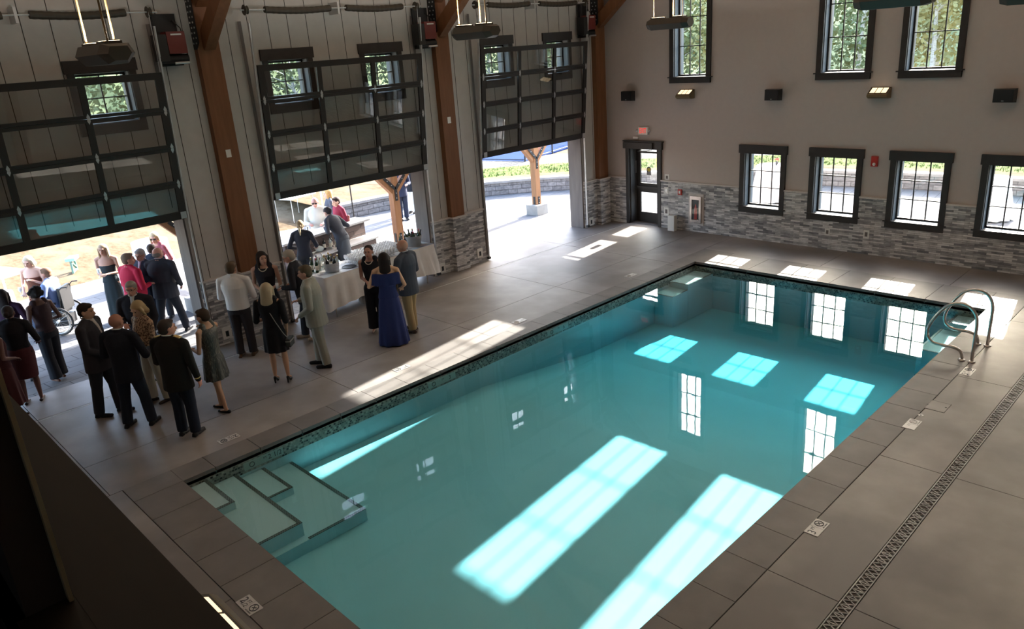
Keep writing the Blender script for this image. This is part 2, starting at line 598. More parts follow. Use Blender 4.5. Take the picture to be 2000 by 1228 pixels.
# floor slabs (saw cuts are real gaps above a dark bed)
g = 0.005
mb = MB()
def slabs(x0, x1, y0, y1, xs=(), ys=()):
    X = [x0] + [x for x in xs if x0 < x < x1] + [x1]
    Y = sorted([y0] + [y for y in ys if y0 < y < y1] + [y1])
    for i in range(len(X) - 1):
        for j in range(len(Y) - 1):
            mb.box(X[i] + g, X[i + 1] - g, Y[j] + g, Y[j + 1] - g, -0.10, 0.0)
CL, CR, CN, CF = PX0 - 0.42, PX1 + 0.47, PY0 - 0.62, PY1 + 1.08
slabs(-T, CL, NY, 0, (0.72, 3.02), (-15.43, -11.65, -8.68, -5.75, -2.9))
slabs(CL, CR, CF, 0, (7.0, 9.6))
slabs(CL, CR, NY, CN, (7.2,))
slabs(CR, 11.71, NY, 0, (), (-14.4, -11.5, -8.67, -5.75, -2.9))
slabs(11.85, HX, NY, 0, (), (-14.4, -11.5, -8.67, -5.75, -2.9))
struct(mb.build('floor', 'deck'))
mb = MB()
mb.box(-T, PX0 - 0.02, NY - 0.1, 0, -0.35, -0.098)
mb.box(PX1 + 0.02, HX, NY - 0.1, 0, -0.35, -0.098)
mb.box(PX0 - 0.02, PX1 + 0.02, NY - 0.1, PY0 - 0.02, -0.35, -0.098)
mb.box(PX0 - 0.02, PX1 + 0.02, PY1 + 0.02, 0, -0.35, -0.098)
struct(mb.build('trim_2', 'joint'))
# light saw-cut line and narrow drain on the door side
mb = MB()
for k in range(60):
    y0 = NY + 0.1 + k * 0.28
    if y0 < -0.4:
        mb.box(0.765, 0.785, y0, y0 + 0.26, 0.0, 0.0015)
struct(mb.build('trim_3', 'chalk'))

# coping stones, each its own slab of one course
def coping():
    mb = MB()
    def run(axis, a0, a1, b0, b1, step, start):
        ts = []
        t = start
        while t > a0: t -= step
        t += step
        ts = [a0]
        while t < a1 - 0.05:
            if t > a0 + 0.05: ts.append(t)
            t += step
        ts.append(a1)
        for i in range(len(ts) - 1):
            p, q = ts[i] + 0.004, ts[i + 1] - 0.004
            if axis == 'y':
                mb.box(b0, b1, p, q, -0.095, 0.004)
            else:
                mb.box(p, q, b0, b1, -0.095, 0.004)
    run('y', PY0, PY1, CL + .004, PX0, 0.655, -11.6)
    run('y', PY0, PY1, PX1, CR - .004, 0.613, -11.5)
    run('x', CL, CR, CN + .004, PY0, 0.61, PX0)
    run('x', CL, CR, PY1, CF - .004, 0.92, 5.82)
    return mb
o = coping().build('pool_coping', 'coping')
struct(o)

# ------------------------------------------------------------------ pool shell, steps, water
FY = [(PY0, -0.57), (-9.4, -0.64), (-6.4, -1.00), (PY1, -1.07)]
def fz(y):
    for (a, za), (b, zb) in zip(FY, FY[1:]):
        if a <= y <= b:
            return za + (zb - za) * (y - a) / (b - a)
    return FY[-1][1]
mb = MB()
vs = []
for y, z in FY:
    vs += [(PX0, y, z), (PX1, y, z)]
fs = [(2 * i, 2 * i + 1, 2 * i + 3, 2 * i + 2) for i in range(3)]
mb.add(vs, fs)
for x, s in ((PX0, 1), (PX1, -1)):                       # side walls under the mosaic band
    for (a, za), (b, zb) in zip(FY, FY[1:]):
        mb.add([(x, a, za), (x, b, zb), (x, b, -0.05), (x, a, -0.05)], [(0, 1, 2, 3)])
for y, z in ((PY0, -0.57), (PY1, -1.07)):
    mb.add([(PX0, y, z), (PX1, y, z), (PX1, y, -0.05), (PX0, y, -0.05)], [(0, 1, 2, 3)])
pool = mb.build('pool_basin', 'plaster')
struct(pool)
mb = MB()
bz0, bz1, bt = -0.27, -0.095, 0.006
mb.box(PX0, PX0 + bt, PY0, PY1, bz0, bz1)
mb.box(PX1 - bt, PX1, PY0, PY1, bz0, bz1)
mb.box(PX0, PX1, PY0, PY0 + bt, bz0, bz1)
mb.box(PX0, PX1, PY1 - bt, PY1, bz0, bz1)
struct(mb.build('waterline_tiles', 'mosaic', pool))

steps = [(0.81, 0.30, -0.13), (1.76, 0.69, -0.23), (0.81, 1.09, -0.31), (1.88, 1.51, -0.41)]
st = empty('entry_steps', (PX0, PY0, 0), 0, 'broad white pool entry steps edged with dark tile in the near corner', 'pool steps')
for w_, d_, z_ in reversed(steps):
    s_ = B(0.008, w_, 0.008, d_, -0.575, z_).build('step', 'plaster', st)
    prev = 0.0
    nz = MB()
    lo = {0.30: 0.008, 0.69: 0.008, 1.09: 0.69, 1.51: 0.69}[d_]
    nz.box(0.008, w_ + 0.002, d_ - 0.045, d_ + 0.002, z_ + 0.001, z_ + 0.006)
    nz.box(w_ - 0.045, w_ + 0.002, lo, d_ - 0.045, z_ + 0.001, z_ + 0.006)
    nz.build('nosing', 'nosing', s_)
# benches at the far corners
def bench(x0, x1, y0, y1, z, label):
    t = empty('pool_bench', (x0, y0, 0), 0, label, 'pool bench')
    s_ = B(0, x1 - x0, 0, y1 - y0, fz(y0) - 0.0, z).build('seat', 'plaster', t)
    n = MB()
    n.box(0.02, x1 - x0 - 0.02, 0.0, 0.04, z + 0.001, z + 0.006)
    if x0 < 7:
        n.box(x1 - x0 - 0.04, x1 - x0, 0.0, y1 - y0, z + 0.001, z + 0.006)
    else:
        n.box(0, 0.04, 0.0, y1 - y0, z + 0.001, z + 0.006)
    n.build('nosing', 'nosing', s_)
bench(PX0 + .008, 4.98, -3.55, PY1 - .008, -0.22, 'submerged ledge in the far pool corner nearest the exit door')
bench(PX0 + .008, 4.98, -4.15, -3.56, -0.34, 'lower submerged step beside the far left corner ledge')
bench(9.97, PX1 - .008, -4.20, -3.02, -0.34, 'lower submerged step under the steel handrails')
bench(10.06, PX1 - .008, -3.01, PY1 - .008, -0.20, 'upper submerged ledge in the far right pool corner')

mb = MB()
e = 0.010
nx, ny = 2, 2
mb.box(PX0 + e, PX1 - e, PY0 + e, PY1 - e, -1.30, -0.125)
w = mb.build('pool_water', 'water')
tag(w, 'clear turquoise water filling the long rectangular swimming pool', 'water', kind='stuff')

# ------------------------------------------------------------------ wainscot of ledge stone with a cap
WH = 1.285
def cut(a0, a1, gaps):
    r = [(a0, a1)]
    for g0, g1 in gaps:
        n = []
        for a, b in r:
            if g1 <= a or g0 >= b: n.append((a, b)); continue
            if g0 > a: n.append((a, g0))
            if g1 < b: n.append((g1, b))
        r = n
    return r
mb, cp = MB(), MB()
# far wall
wins = [(c - 0.598, c + 0.598) for c in WX]
mb_far = MB()
for a, b in cut(0.05, HX, [(0.667, 1.849)]):
    for p, q in cut(a, b, wins):
        mb_far.box(p, q, -0.05, -0.001, 0.0, WH)
        cp.box(p, q, -0.075, -0.001, WH, WH + 0.035)
    for c in WX:
        if a < c < b:
            mb_far.box(c - 0.598, c + 0.598, -0.05, -0.001, 0.0, 0.675)
struct(mb_far.build('trim_4', 'stone'))
mb_l = MB()
piers = [(-1.17 + 0.02, -0.05), (-6.71 + 0.02, -4.957 - 0.02), (-12.24 + 0.02, -10.49 - 0.02), (NY, -16.02 - 0.02)]
for a, b in piers:
    mb_l.box(0.001, 0.05, a, b, 0.0, WH)
    cp.box(0.001, 0.075, a, b, WH, WH + 0.035)
for y in POSTY:
    if y > NY + 0.1:
        mb_l.box(0.05, 0.19, y - 0.21, y + 0.21, 0, WH)
        cp.box(0.075, 0.21, y - 0.225, y + 0.225, WH, WH + 0.035)
struct(mb_l.build('trim_5', 'stone'))
struct(cp.build('trim_6', 'cap'))

# ------------------------------------------------------------------ windows
def window_x(idx, c, w, z0, z1, cols, rows, pane_y=0.2, head=0.2, foot=0.15, wide=0.626, upper=False):
    """window in the far wall: casing, deep lined reveal, sash with muntins, glass"""
    r = bpy.data.objects.new('window_%d' % idx, None)
    COL.objects.link(r)
    r.location = (c, 0, 0)
    struct(r)
    h = w / 2
    f = MB()
    f.box(-0.598, -h, -0.06, -0.001, z0 - foot, z1)
    f.box(h, 0.598, -0.06, -0.001, z0 - foot, z1)
    f.box(-wide, wide, -0.075, -0.001, z1, z1 + head)
    f.box(-0.598, 0.598, -0.065, -0.001, z0 - foot, z0 - 0.02)
    f.box(-0.64, 0.64, -0.085, 0.05, z0 - 0.02, z0 + 0.005)
    struct(f.build('casing', 'trim', r))
    f = MB()
    f.box(-h + .001, -h + 0.012, 0.0, T - .01, z0 + .006, z1 - .001)
    f.box(h - 0.012, h - .001, 0.0, T - .01, z0 + .006, z1 - .001)
    f.box(-h + .012, h - .012, 0.0, T - .01, z1 - 0.012, z1 - .001)
    f.box(-h + .012, h - .012, 0.05, T - .01, z0 + .001, z0 + 0.012)
    struct(f.build('reveal', M['reveal'], r))
    s = MB()
    a, b, p, q = -h + .013, h - .013, z0 + .013, z1 - .013
    fw = 0.035
    s.box(a, a + fw, pane_y - .03, pane_y + .03, p, q)
    s.box(b - fw, b, pane_y - .03, pane_y + .03, p, q)
    s.box(a + fw, b - fw, pane_y - .03, pane_y + .03, p, p + fw)
    s.box(a + fw, b - fw, pane_y - .03, pane_y + .03, q - fw, q)
    gx0, gx1, gz0, gz1 = a + fw, b - fw, p + fw, q - fw
    for i in range(1, cols):
        x = gx0 + (gx1 - gx0) * i / cols
        s.box(x - .011, x + .011, pane_y - .014, pane_y + .014, gz0, gz1)
    for j in range(1, rows):
        z = gz0 + (gz1 - gz0) * j / rows
        s.box(gx0, gx1, pane_y - .012, pane_y + .012, z - .011, z + .011)
    struct(s.build('sash', 'bronze', r))
    struct(B(gx0, gx1, pane_y - .002, pane_y + .002, gz0, gz1).build('pane', 'glass', r))
M['reveal'] = mat('painted_reveal', (0.12, 0.14, 0.155), 0.6)
k = 1
for c in WX:
    window_x(k, c, 0.95, 0.83, 2.16, 3, 3)
    k += 1
for c in UX:
    window_x(k, c, 0.95, 4.00, 6.16, 3, 3)
    k += 1

def window_y(idx, c):
    """small clerestory window of the left wall"""
    r = bpy.data.objects.new('window_%d' % idx, None)
    COL.objects.link(r)
    r.location = (0, c, 0)
    struct(r)
    f = MB()
    z0, z1, h = 4.30, 5.10, 0.42
    f.box(0.001, 0.03, -0.53, -h, z0 - .17, z1)
    f.box(0.001, 0.03, h, 0.53, z0 - .17, z1)
    f.box(0.001, 0.045, -0.56, 0.56, z1, z1 + 0.20)
    f.box(0.001, 0.035, -h, h, z0 - .17, z0)
    struct(f.build('casing', 'trim', r))
    f = MB()
    f.box(-T + .01, 0, -h + .001, -h + .012, z0 + .001, z1 - .001)
    f.box(-T + .01, 0, h - .012, h - .001, z0 + .001, z1 - .001)
    f.box(-T + .01, 0, -h + .012, h - .012, z1 - .012, z1 - .001)
    f.box(-T + .01, 0, -h + .012, h - .012, z0 + .001, z0 + .012)
    struct(f.build('reveal', M['reveal'], r))
    s = MB()
    a, b, p, q, fw = -h + .013, h - .013, z0 + .013, z1 - .013, .035
    X = -0.2
    s.box(X - .03, X + .03, a, a + fw, p, q)
    s.box(X - .03, X + .03, b - fw, b, p, q)
    s.box(X - .03, X + .03, a + fw, b - fw, p, p + fw)
    s.box(X - .03, X + .03, a + fw, b - fw, q - fw, q)
    s.box(X - .012, X + .012, -.01, .01, p + fw, q - fw)
    s.box(X - .010, X + .010, a + fw, b - fw, (p + q) / 2 - .01, (p + q) / 2 + .01)
    struct(s.build('sash', 'bronze', r))
    struct(B(X - .002, X + .002, a + fw, b - fw, p + fw, q - fw).build('pane', 'glass', r))
for c in CW:
    window_y(k, c)
    k += 1

# ------------------------------------------------------------------ exit door
d = bpy.data.objects.new('door_1', None)
COL.objects.link(d)
struct(d)
d.location = (0, 0, 0)
f = MB()
f.box(0.667, 0.77, -0.06, -0.001, 0, 2.13)
f.box(1.75, 1.849, -0.06, -0.001, 0, 2.13)
f.box(0.626, 1.89, -0.085, -0.001, 2.13, 2.32)
f.box(0.60, 1.915, -0.10, -0.001, 2.32, 2.353)
struct(f.build('casing', 'trim', d))
f = MB()
f.box(0.771, 0.80, 0.0, 0.34, 0, 2.16)
f.box(1.72, 1.749, 0.0, 0.34, 0, 2.16)
f.box(0.80, 1.72, 0.0, 0.34, 2.13, 2.159)
struct(f.build('jamb', 'trim', d))
struct(B(0.771, 1.749, 0.0, T + .02, -0.15, 0.012).build('threshold', 'jambgrey', d))
lf = MB()
y0, y1 = 0.26, 0.305
lf.box(0.805, 0.945, y0, y1, 0.014, 2.12)
lf.box(1.50, 1.715, y0, y1, 0.014, 2.12)
lf.box(0.945, 1.50, y0, y1, 0.014, 0.30)
lf.box(0.945, 1.50, y0, y1, 0.87, 1.13)
lf.box(0.945, 1.50, y0, y1, 1.97, 2.02)
struct(lf.build('leaf', 'bronze', d))
struct(MB().box(0.945, 1.50, .28, .284, .30, .87).box(0.945, 1.50, .28, .284, 1.13, 1.97).box(0.945, 1.50, .28, .284, 2.02, 2.12).build('pane', 'glass', d))
h_ = MB()
h_.box(0.86, 1.66, y0 - 0.07, y0 - 0.035, 0.99, 1.05)
h_.box(0.86, 0.90, y0 - 0.04, y0, 0.98, 1.06)
h_.box(1.62, 1.66, y0 - 0.04, y0, 0.98, 1.06)
struct(h_.build('push_bar', 'bronze', d))
c_ = MB()
c_.box(0.64, 1.62, -0.14, -0.087, 2.14, 2.31)
struct(c_.build('door_operator', 'trim', d))
a_ = MB()
a_.tube([(1.58, -0.10, 2.12), (1.30, 0.10, 2.06), (0.88, 0.22, 2.02)], 0.010, 8)
struct(a_.build('operator_arm', 'bolt', d))
struct(MB().box(.79, .81, .22, .26, 1.40, 1.75).build('hinge', 'bolt', d))
s_ = MB()
n = 20
pts = [(1.22 + 0.075 * cos(pi * i / n), 0.258, 1.52 + 0.075 * sin(pi * i / n)) for i in range(n + 1)] + [(1.145, .258, 1.36), (1.295, .258, 1.36)]
s_.add([(p[0], p[1] + .018, p[2]) for p in pts], [tuple(range(len(pts)))])
struct(s_.build('sticker', M['bottle_dark'], d))
s_ = MB()
pts = [(1.22 + 0.055 * cos(2 * pi * i / n), 0.2755, 1.51 + 0.055 * sin(2 * pi * i / n)) for i in range(n)]
s_.add(pts, [tuple(range(len(pts)))])
M['badge'] = mat('badge_yellow', (0.60, 0.50, 0.08), 0.6)
struct(s_.build('sticker_badge', 'badge', d))

# jamb linings of the garage openings
for i, (a, b) in enumerate(OPEN):
    f = MB()
    f.box(-T - .03, 0.004, b - 0.035, b - .001, 0.0, OZ)
    f.box(-T - .03, 0.004, a + .001, a + 0.035, 0.0, OZ)
    f.box(-T - .03, 0.004, a + .035, b - .035, OZ - 0.035, OZ - .001)
    struct(f.build('trim_%d' % (7 + i), 'jambgrey'))
    f = MB()
    f.box(-T - .06, -T - .031, a - 0.14, a + .03, 0, OZ + .15)
    f.box(-T - .06, -T - .031, b - .03, b + 0.14, 0, OZ + .15)
    struct(f.build('trim_%d' % (10 + i), 'jambgrey'))

# ------------------------------------------------------------------ near wall: sill and jamb of the viewing window, and the room behind
mb = MB()
mb.box(8.6, 14.8, NY - 0.20, NY + 0.006, 3.85, 3.885)
mb.box(12.03, 14.8, NY - 0.32, NY - 0.20, 3.70, 3.884)
struct(mb.build('trim_13', 'sill_brown'))
struct(B(8.0, 12.03, NY - 0.30, NY - 0.205, 3.3, 7.1).build('trim_14', 'roomdark'))
struct(B(12.031, 12.055, NY - 0.215, NY - 0.205, 3.885, 6.4).build('trim_15', 'bead'))
mb = MB()
Y1 = NY - 0.30
mb.box(8.0, HX, Y1 - 5.0, Y1, 3.3, 3.45)
mb.box(8.0, 8.1, Y1 - 5.0, Y1, 3.4, 7.2)
mb.box(8.0, HX, Y1 - 5.1, Y1 - 5.0, 3.4, 7.2)
mb.box(8.0, HX, Y1 - 5.0, Y1, 7.1, 7.2)
struct(mb.build('wall_gym', 'roomdark'))

# ------------------------------------------------------------------ timber frame: wall posts, braces, trusses
for i, y in enumerate(POSTY):
    t = empty('truss_frame', (0, y, 0), 0, ['orange stained timber post and brace in the corner beside the exit door',
              'orange timber post between the far and middle garage doors',
              'orange timber post between the middle and nearest garage doors',
              'orange timber truss above the near wall'][i], 'timber frame')
    B(0.002, 0.15, -0.20, 0.20, WH + 0.036, 6.25).build('post', 'timber', t)
    z1 = 5.50
    br = MB().beam((0.10, 0, z1 - 0.05), (1.75, 0, z1 + 1.25), 0.20, 0.28)
    br.build('brace', 'timber', t)
    rf = MB()
    rf.beam((0.0, 0, 6.15), (RX, 0, 10.6), 0.2, 0.34)
    rf.beam((HX, 0, 6.15), (RX, 0, 10.6), 0.2, 0.34)
    rf.build('rafter', 'timber', t)
    B(HX - 0.15, HX - 0.002, -0.2, 0.2, 0.0, 6.25).build('post', 'timber', t)
    MB().beam((0.0, 0, 6.95), (HX, 0, 6.95), 0.2, 0.32).build('tie_beam', 'timber', t)
    pl = MB()
    pl.add([(0.15, -0.205, 5.36), (0.27, -0.205, 5.46), (0.27, -0.205, 6.2), (0.02, -0.205, 6.2), (0.02, -0.205, 5.36)], [(0, 1, 2, 3, 4)])
    pl.add([(0.15, -0.2115, 5.36), (0.27, -0.2115, 5.46), (0.27, -0.2115, 6.2), (0.02, -0.2115, 6.2), (0.02, -0.2115, 5.36)], [(4, 3, 2, 1, 0)])
    p_ = pl.build('plate', 'steel_black', t)
    for r_ in range(9):
        for c2 in range(2):
            x, z = 0.07 + c2 * 0.11 + (0.03 if r_ % 2 else 0), 5.46 + r_ * 0.085
            MB().tube([(x, -0.211, z), (x, -0.222, z)], 0.015, 8).build('bolt', 'bolt', p_)
    if i in (1, 2):
        B(0.151, 0.158, -0.015 - 0.04, 0.04, 3.48, 3.62).build('cover_plate', 'white', t)
# ------------------------------------------------------------------ garage doors with their springs, tracks and openers
def garage_door(o, label):
    c = (o[0] + o[1]) / 2
    W = 1.90
    t = empty('garage_door', (0, c, 0), 0, label, 'garage door')
    zb, zt, xb, xt = 2.545, 5.035, 0.12, 0.33
    L = math.hypot(zt - zb, xt - xb)
    ang = math.atan2(xt - xb, zt - zb)
    Mx = Matrix.Translation((xb, 0, zb)) @ Matrix.Rotation(ang, 4, 'Y')
    # local: x thickness, y width, z up the door
    H = L / 4
    fr_w = 0.10
    for r in range(4):
        f = MB()
        z0, z1 = r * H + 0.003, (r + 1) * H - 0.003
        bot = 0.13 if r == 0 else 0.055
        top = 0.11 if r == 3 else 0.055
        f.box(-0.022, 0.022, -W, W, z0, z0 + bot)
        f.box(-0.022, 0.022, -W, W, z1 - top, z1)
        xs = [-W, -W + 0.12, -W / 3 - 0.05, -W / 3 + 0.05, W / 3 - 0.05, W / 3 + 0.05, W - 0.12, W]
        for a, b in ((0, 1), (2, 3), (4, 5), (6, 7)):
            f.box(-0.022, 0.022, xs[a], xs[b], z0 + bot, z1 - top)
        sec = f.xf(Mx).build('section', 'bronze', t)
        gl = MB()
        for a, b in ((1, 2), (3, 4), (5, 6)):
            gl.box(-0.003, 0.003, xs[a], xs[b], z0 + bot, z1 - top)
        gl.xf(Mx).build('pane', 'glass_door', sec)
        if r > 0:
            for y in (-W + 0.05, -W / 3, W / 3, W - 0.05):
                h = MB()
                h.add([(0.028, y, r * H - .085), (0.028, y + .026, r * H - .03), (0.028, y + .018, r * H), (0.028, y + .026, r * H + .03),
                       (0.028, y, r * H + .085), (0.028, y - .026, r * H + .03), (0.028, y - .018, r * H), (0.028, y - .026, r * H - .03)],
                      [tuple(range(8))])
                h.add([(0.023, y, r * H - .085), (0.023, y + .026, r * H - .03), (0.023, y + .018, r * H), (0.023, y + .026, r * H + .03),
                       (0.023, y, r * H + .085), (0.023, y - .026, r * H + .03), (0.023, y - .018, r * H), (0.023, y - .026, r * H - .03)],
                      [tuple(range(7, -1, -1))])
                h.tube([(0.032, y - .02, r * H), (0.032, y + .02, r * H)], 0.008, 8)
                h.xf(Mx).build('hinge', 'bolt', t)
    for s in (-1, 1):
        br = MB().box(0.022, 0.034, s * (W - .06) - .05, s * (W - .06) + .05, 0.01, 0.13).xf(Mx)
        br.build('corner_bracket', 'bolt', t)
        tr = MB()
        y = s * (W + 0.035)
        tr.beam((0.085, y, 0.02), (0.085, y, 2.5), 0.022, 0.05, (1, 0, 0))
        tr.beam((0.085, y, 2.5), (0.36, y, 5.75), 0.022, 0.05, (1, 0, 0))
        tr.build('track', 'galv', t)
        an = MB()
        an.box(0.052, 0.058, y + s * .02 - .03, y + s * .02 + .03, 0.15, 5.8)
        an.build('wall_angle', 'jambgrey', t)
        MB().tube([(0.10, y - s * .03, 0.06), (0.10, y + s * .05, 0.06)], 0.035, 10).build('roller', 'steel_black', t)
    # torsion shaft, springs and drums
    MB().tube([(0.30, -W - 0.12, 5.97), (0.30, W + 0.15, 5.97)], 0.013, 8).build('shaft', 'galv', t)
    for a, b in ((-1.55, -0.18), (0.18, 1.55)):
        pts = []
        nn = 24
        for i in range(nn + 1):
            u = i / nn
            pts.append((0.30, a + (b - a) * u, 5.97 - 0.03 * sin(pi * u)))
        MB().tube(pts, [0.058 + 0.004 * (i % 2) for i in range(nn + 1)], 12).build('spring_sleeve', 'fixture', t)
    for s in (-1, 1):
        MB().lathe([(0.02, -.03), (0.075, -.03), (0.06, 0), (0.09, .03), (0.02, .03)], (0, 0, 0), 16).xf(
            Matrix.Translation((0.30, s * (W + .02), 5.97)) @ Matrix.Rotation(pi / 2, 4, 'X')).build('cable_drum', 'fixture', t)
        MB().tube([(0.37, s * (W - .01), 5.97), (0.30, s * (W + .005), 5.1), (0.14, s * (W + .01), 2.62)], 0.004, 6).build('lift_cable', 'bolt', t)
    MB().box(0.002, 0.32, -0.02, 0.02, 5.86, 6.08).build('spring_bracket', 'bolt', t)
    return t

def opener(y, label):
    t = empty('door_opener', (0, y, 0), 0, label, 'garage door opener')
    b = MB()
    b.box(0.10, 0.34, -0.16, 0.15, 5.31, 5.66)
    b.build('housing', 'darkred', t)
    MB().box(0.10, 0.345, -0.33, -0.17, 5.20, 5.62).build('gearbox', 'black', t)
    m_ = MB()
    m_.tube([(0.24, -0.30, 5.23), (0.24, 0.17, 5.23)], 0.07, 14)
    m_.build('motor', 'steel_black', t)
    MB().tube([(0.34, -0.1, 5.16), (0.34, 0.14, 5.16)], 0.02, 8).build('limit_shaft', 'bolt', t)
    MB().box(0.343, 0.348, -0.09, 0.09, 5.60, 5.625).build('nameplate', 'white', t)
    MB().box(0.05, 0.10, -0.26, 0.14, 5.12, 5.95).build('mounting_plate', 'steel_black', t)
    MB().box(0.001, 0.05, -0.02, 0.06, 5.70, 5.86).build('power_outlet', 'white', t)
    MB().tube([(0.05, 0.02, 5.80), (0.12, 0.08, 5.84), (0.16, 0.17, 5.72), (0.22, 0.19, 5.45), (0.24, 0.18, 5.28)], 0.009, 8).build('cord', 'black', t)
    ch = MB()
    ch.tube([(0.20, -0.30, 5.30), (0.22, -0.30, 5.97), (0.26, -0.30, 5.97), (0.26, -0.30, 5.30)], 0.010, 6)
    ch.build('drive_chain', 'steel_black', t)

names = ['far', 'middle', 'nearest']
for o, n_, y in zip(OPEN, names, (-0.95, -6.38, -11.86)):
    garage_door(o, {'far': 'raised glazed garage door over the empty opening nearest the exit door',
                    'middle': 'raised glazed garage door over the white-clothed bar table',
                    'nearest': 'raised glazed garage door over the wheelchair user, leftmost of three'}[n_])
    opener(y, 'red and black door motor high beside the %s garage door' % n_)

# ------------------------------------------------------------------ pendant uplights
def pendant(x, y, z, label):
    t = empty('pendant_light', (x, y, z), 0, label, 'pendant light', 'pendant uplights on gold rods')
    prof = [(-0.10, -0.10), (0.10, -0.10), (0.19, 0.0), (0.14, 0.10), (-0.14, 0.10), (-0.19, 0.0)]
    rings = []
    for x_, s_ in ((-0.47, 0.62), (-0.36, 1.0), (0.36, 1.0), (0.47, 0.62)):
        rings.append([Vector((x_, p[0] * s_, p[1] * (s_ if s_ == 1 else 0.7))) for p in prof])
    MB().rings(rings).build('housing', 'fixture', t)
    for x_ in (-0.26, 0.22):
        MB().box(x_ - .12, x_ + .12, -.09, .09, 0.1, 0.128).build('reflector', 'fixture', t)
        MB().box(x_ - .10, x_ + .10, -.075, .075, 0.1285, 0.131).build('lamp', M['lamp_up'], t)
    zr = 6.35 + (x + 1.0) * (10.9 - 6.35) / (RX + 1.0) if x < RX else 6.35 + (HX + 1.0 - x) * (10.9 - 6.35) / (HX + 1.0 - RX)
    for px, py in ((-0.33, -0.05), (0.33, -0.05), (0.0, 0.13)):
        MB().tube([(px, py, 0.10), (px, py, zr - z + 0.02)], 0.011, 8).build('rod', 'rod', t)
    ld = bpy.data.lights.new('pendant_lamp', 'AREA')      # the lamps' own light, thrown up at the roof
    ld.shape = 'RECTANGLE'
    ld.size, ld.size_y = 0.6, 0.2
    ld.energy = 32
    ld.color = (1.0, 0.93, 0.84)
    lo = bpy.data.objects.new('pendant_lamp', ld)
    COL.objects.link(lo)
    lo.parent = t
    lo.location = (0, 0, 0.15)
    lo.rotation_euler = (pi, 0, 0)
    return t
M['lamp_up'] = mat('uplight_lamp', (1, 0.9, 0.7), 0.5, emit=(1.0, 0.72, 0.42), es=3.0)
pend = [((4.75, -14.48, 5.25), 'bronze pendant uplight on gold rods in front of the nearest garage door'),
        ((4.13, -8.55, 5.29), 'bronze pendant uplight hanging before the far garage door and its post'),
        ((4.92, -4.19, 5.24), 'bronze pendant uplight hanging in front of the leftmost tall far-wall window'),
        ((9.95, -6.66, 5.265), 'bronze pendant uplight cut by the top edge above the right tall window'),
        ((10.9, -3.81, 5.20), 'bronze pendant uplight at the upper right corner of the view')]
for p, l in pend:
    pendant(*p, l)

# ------------------------------------------------------------------ wall fixtures
def sconce(loc, rz, label):
    t = empty('wall_light', loc, rz, label, 'wall light')
    rings = []
    prof = [(0.0, -0.10), (-0.16, -0.10), (-0.24, -0.06), (-0.24, -0.02), (-0.22, 0.0), (0.0, 0.12)]
    for x_ in (-0.21, 0.21):
        rings.append([Vector((x_, p[0], p[1])) for p in prof])
    MB().rings(rings).build('housing', 'brass', t)
    sl = math.atan2(0.12, 0.22)
    R_ = Matrix.Translation((0, -0.22, 0)) @ Matrix.Rotation(sl, 4, 'X')
    MB().box(-0.195, 0.195, 0.015, 0.235, 0.0005, 0.006).xf(R_).build('bezel', 'fixture', t)
    for k_ in range(3):
        MB().box(-0.17 + k_ * 0.118, -0.17 + k_ * 0.118 + 0.10, 0.03, 0.21, 0.0065, 0.010).xf(R_).build('lamp', 'lamp', t)
    return t
M['brass'] = mat('aged_brass', (0.20, 0.15, 0.08), 0.4, 0.4)
sconce((2.64, -0.001, 3.57), 0, 'brass wall uplight above and right of the exit sign')
sconce((7.44, -0.001, 3.56), 0, 'brass wall uplight between the two right tall windows')
sconce((11.83, NY + 0.001, 3.40), pi, 'lit wall uplight just below the brown viewing window sill')

def speaker(x, z, label):
    t = empty('speaker', (x, 0, z), 0, label, 'speaker')
    rings = [[Vector((sx, y, sz)) for sx, sz in ((-w_, -h_), (w_, -h_), (w_, h_), (-w_, h_))] for y, w_, h_ in ((-0.02, .12, .10), (-0.10, .20, .13), (-0.24, .17, .12))]
    MB().rings(rings).build('cabinet', 'black', t)
    MB().box(-.155, .155, -.252, -.241, -.11, .11).build('grille', 'steel_black', t)
    MB().box(-.04, .04, -.02, -.001, -.06, .06).build('bracket', 'steel_black', t)
    MB().box(-.02, .02, -.256, -.2525, -.095, -.085).build('badge', 'bolt', t)
speaker(0.86, 3.55, 'black wall speaker above the exit door, leftmost of three')
speaker(5.06, 3.55, 'black wall speaker above the window nearest the exit door')
speaker(9.78, 3.50, 'black wall speaker at the right edge above the fourth window')

t = empty('exit_sign', (1.27, 0, 2.62), 0, 'white exit sign with red letters above the dark door', 'exit sign')
MB().box(-.155, .155, -.06, -.001, -.10, .10).build('housing', 'white', t)
ex = text('lettering', 'EXIT', 0.175, 'exitred', t, (0, -0.062, 0), (pi / 2, 0, 0), 0.001, bold=0.002)
ex.scale = (0.64, 1.12, 1)
for s in (-1, 1):
    MB().ell((s * .20, -.05, 0), (.04, .035, .04), 12, 8).build('emergency_lamp', 'bolt', t)
tag(MB().box(.93, 1.09, -.05, -.001, 2.40, 2.45).build('motion_sensor', 'white'), 'small white motion sensor between the exit sign and door header', 'sensor')

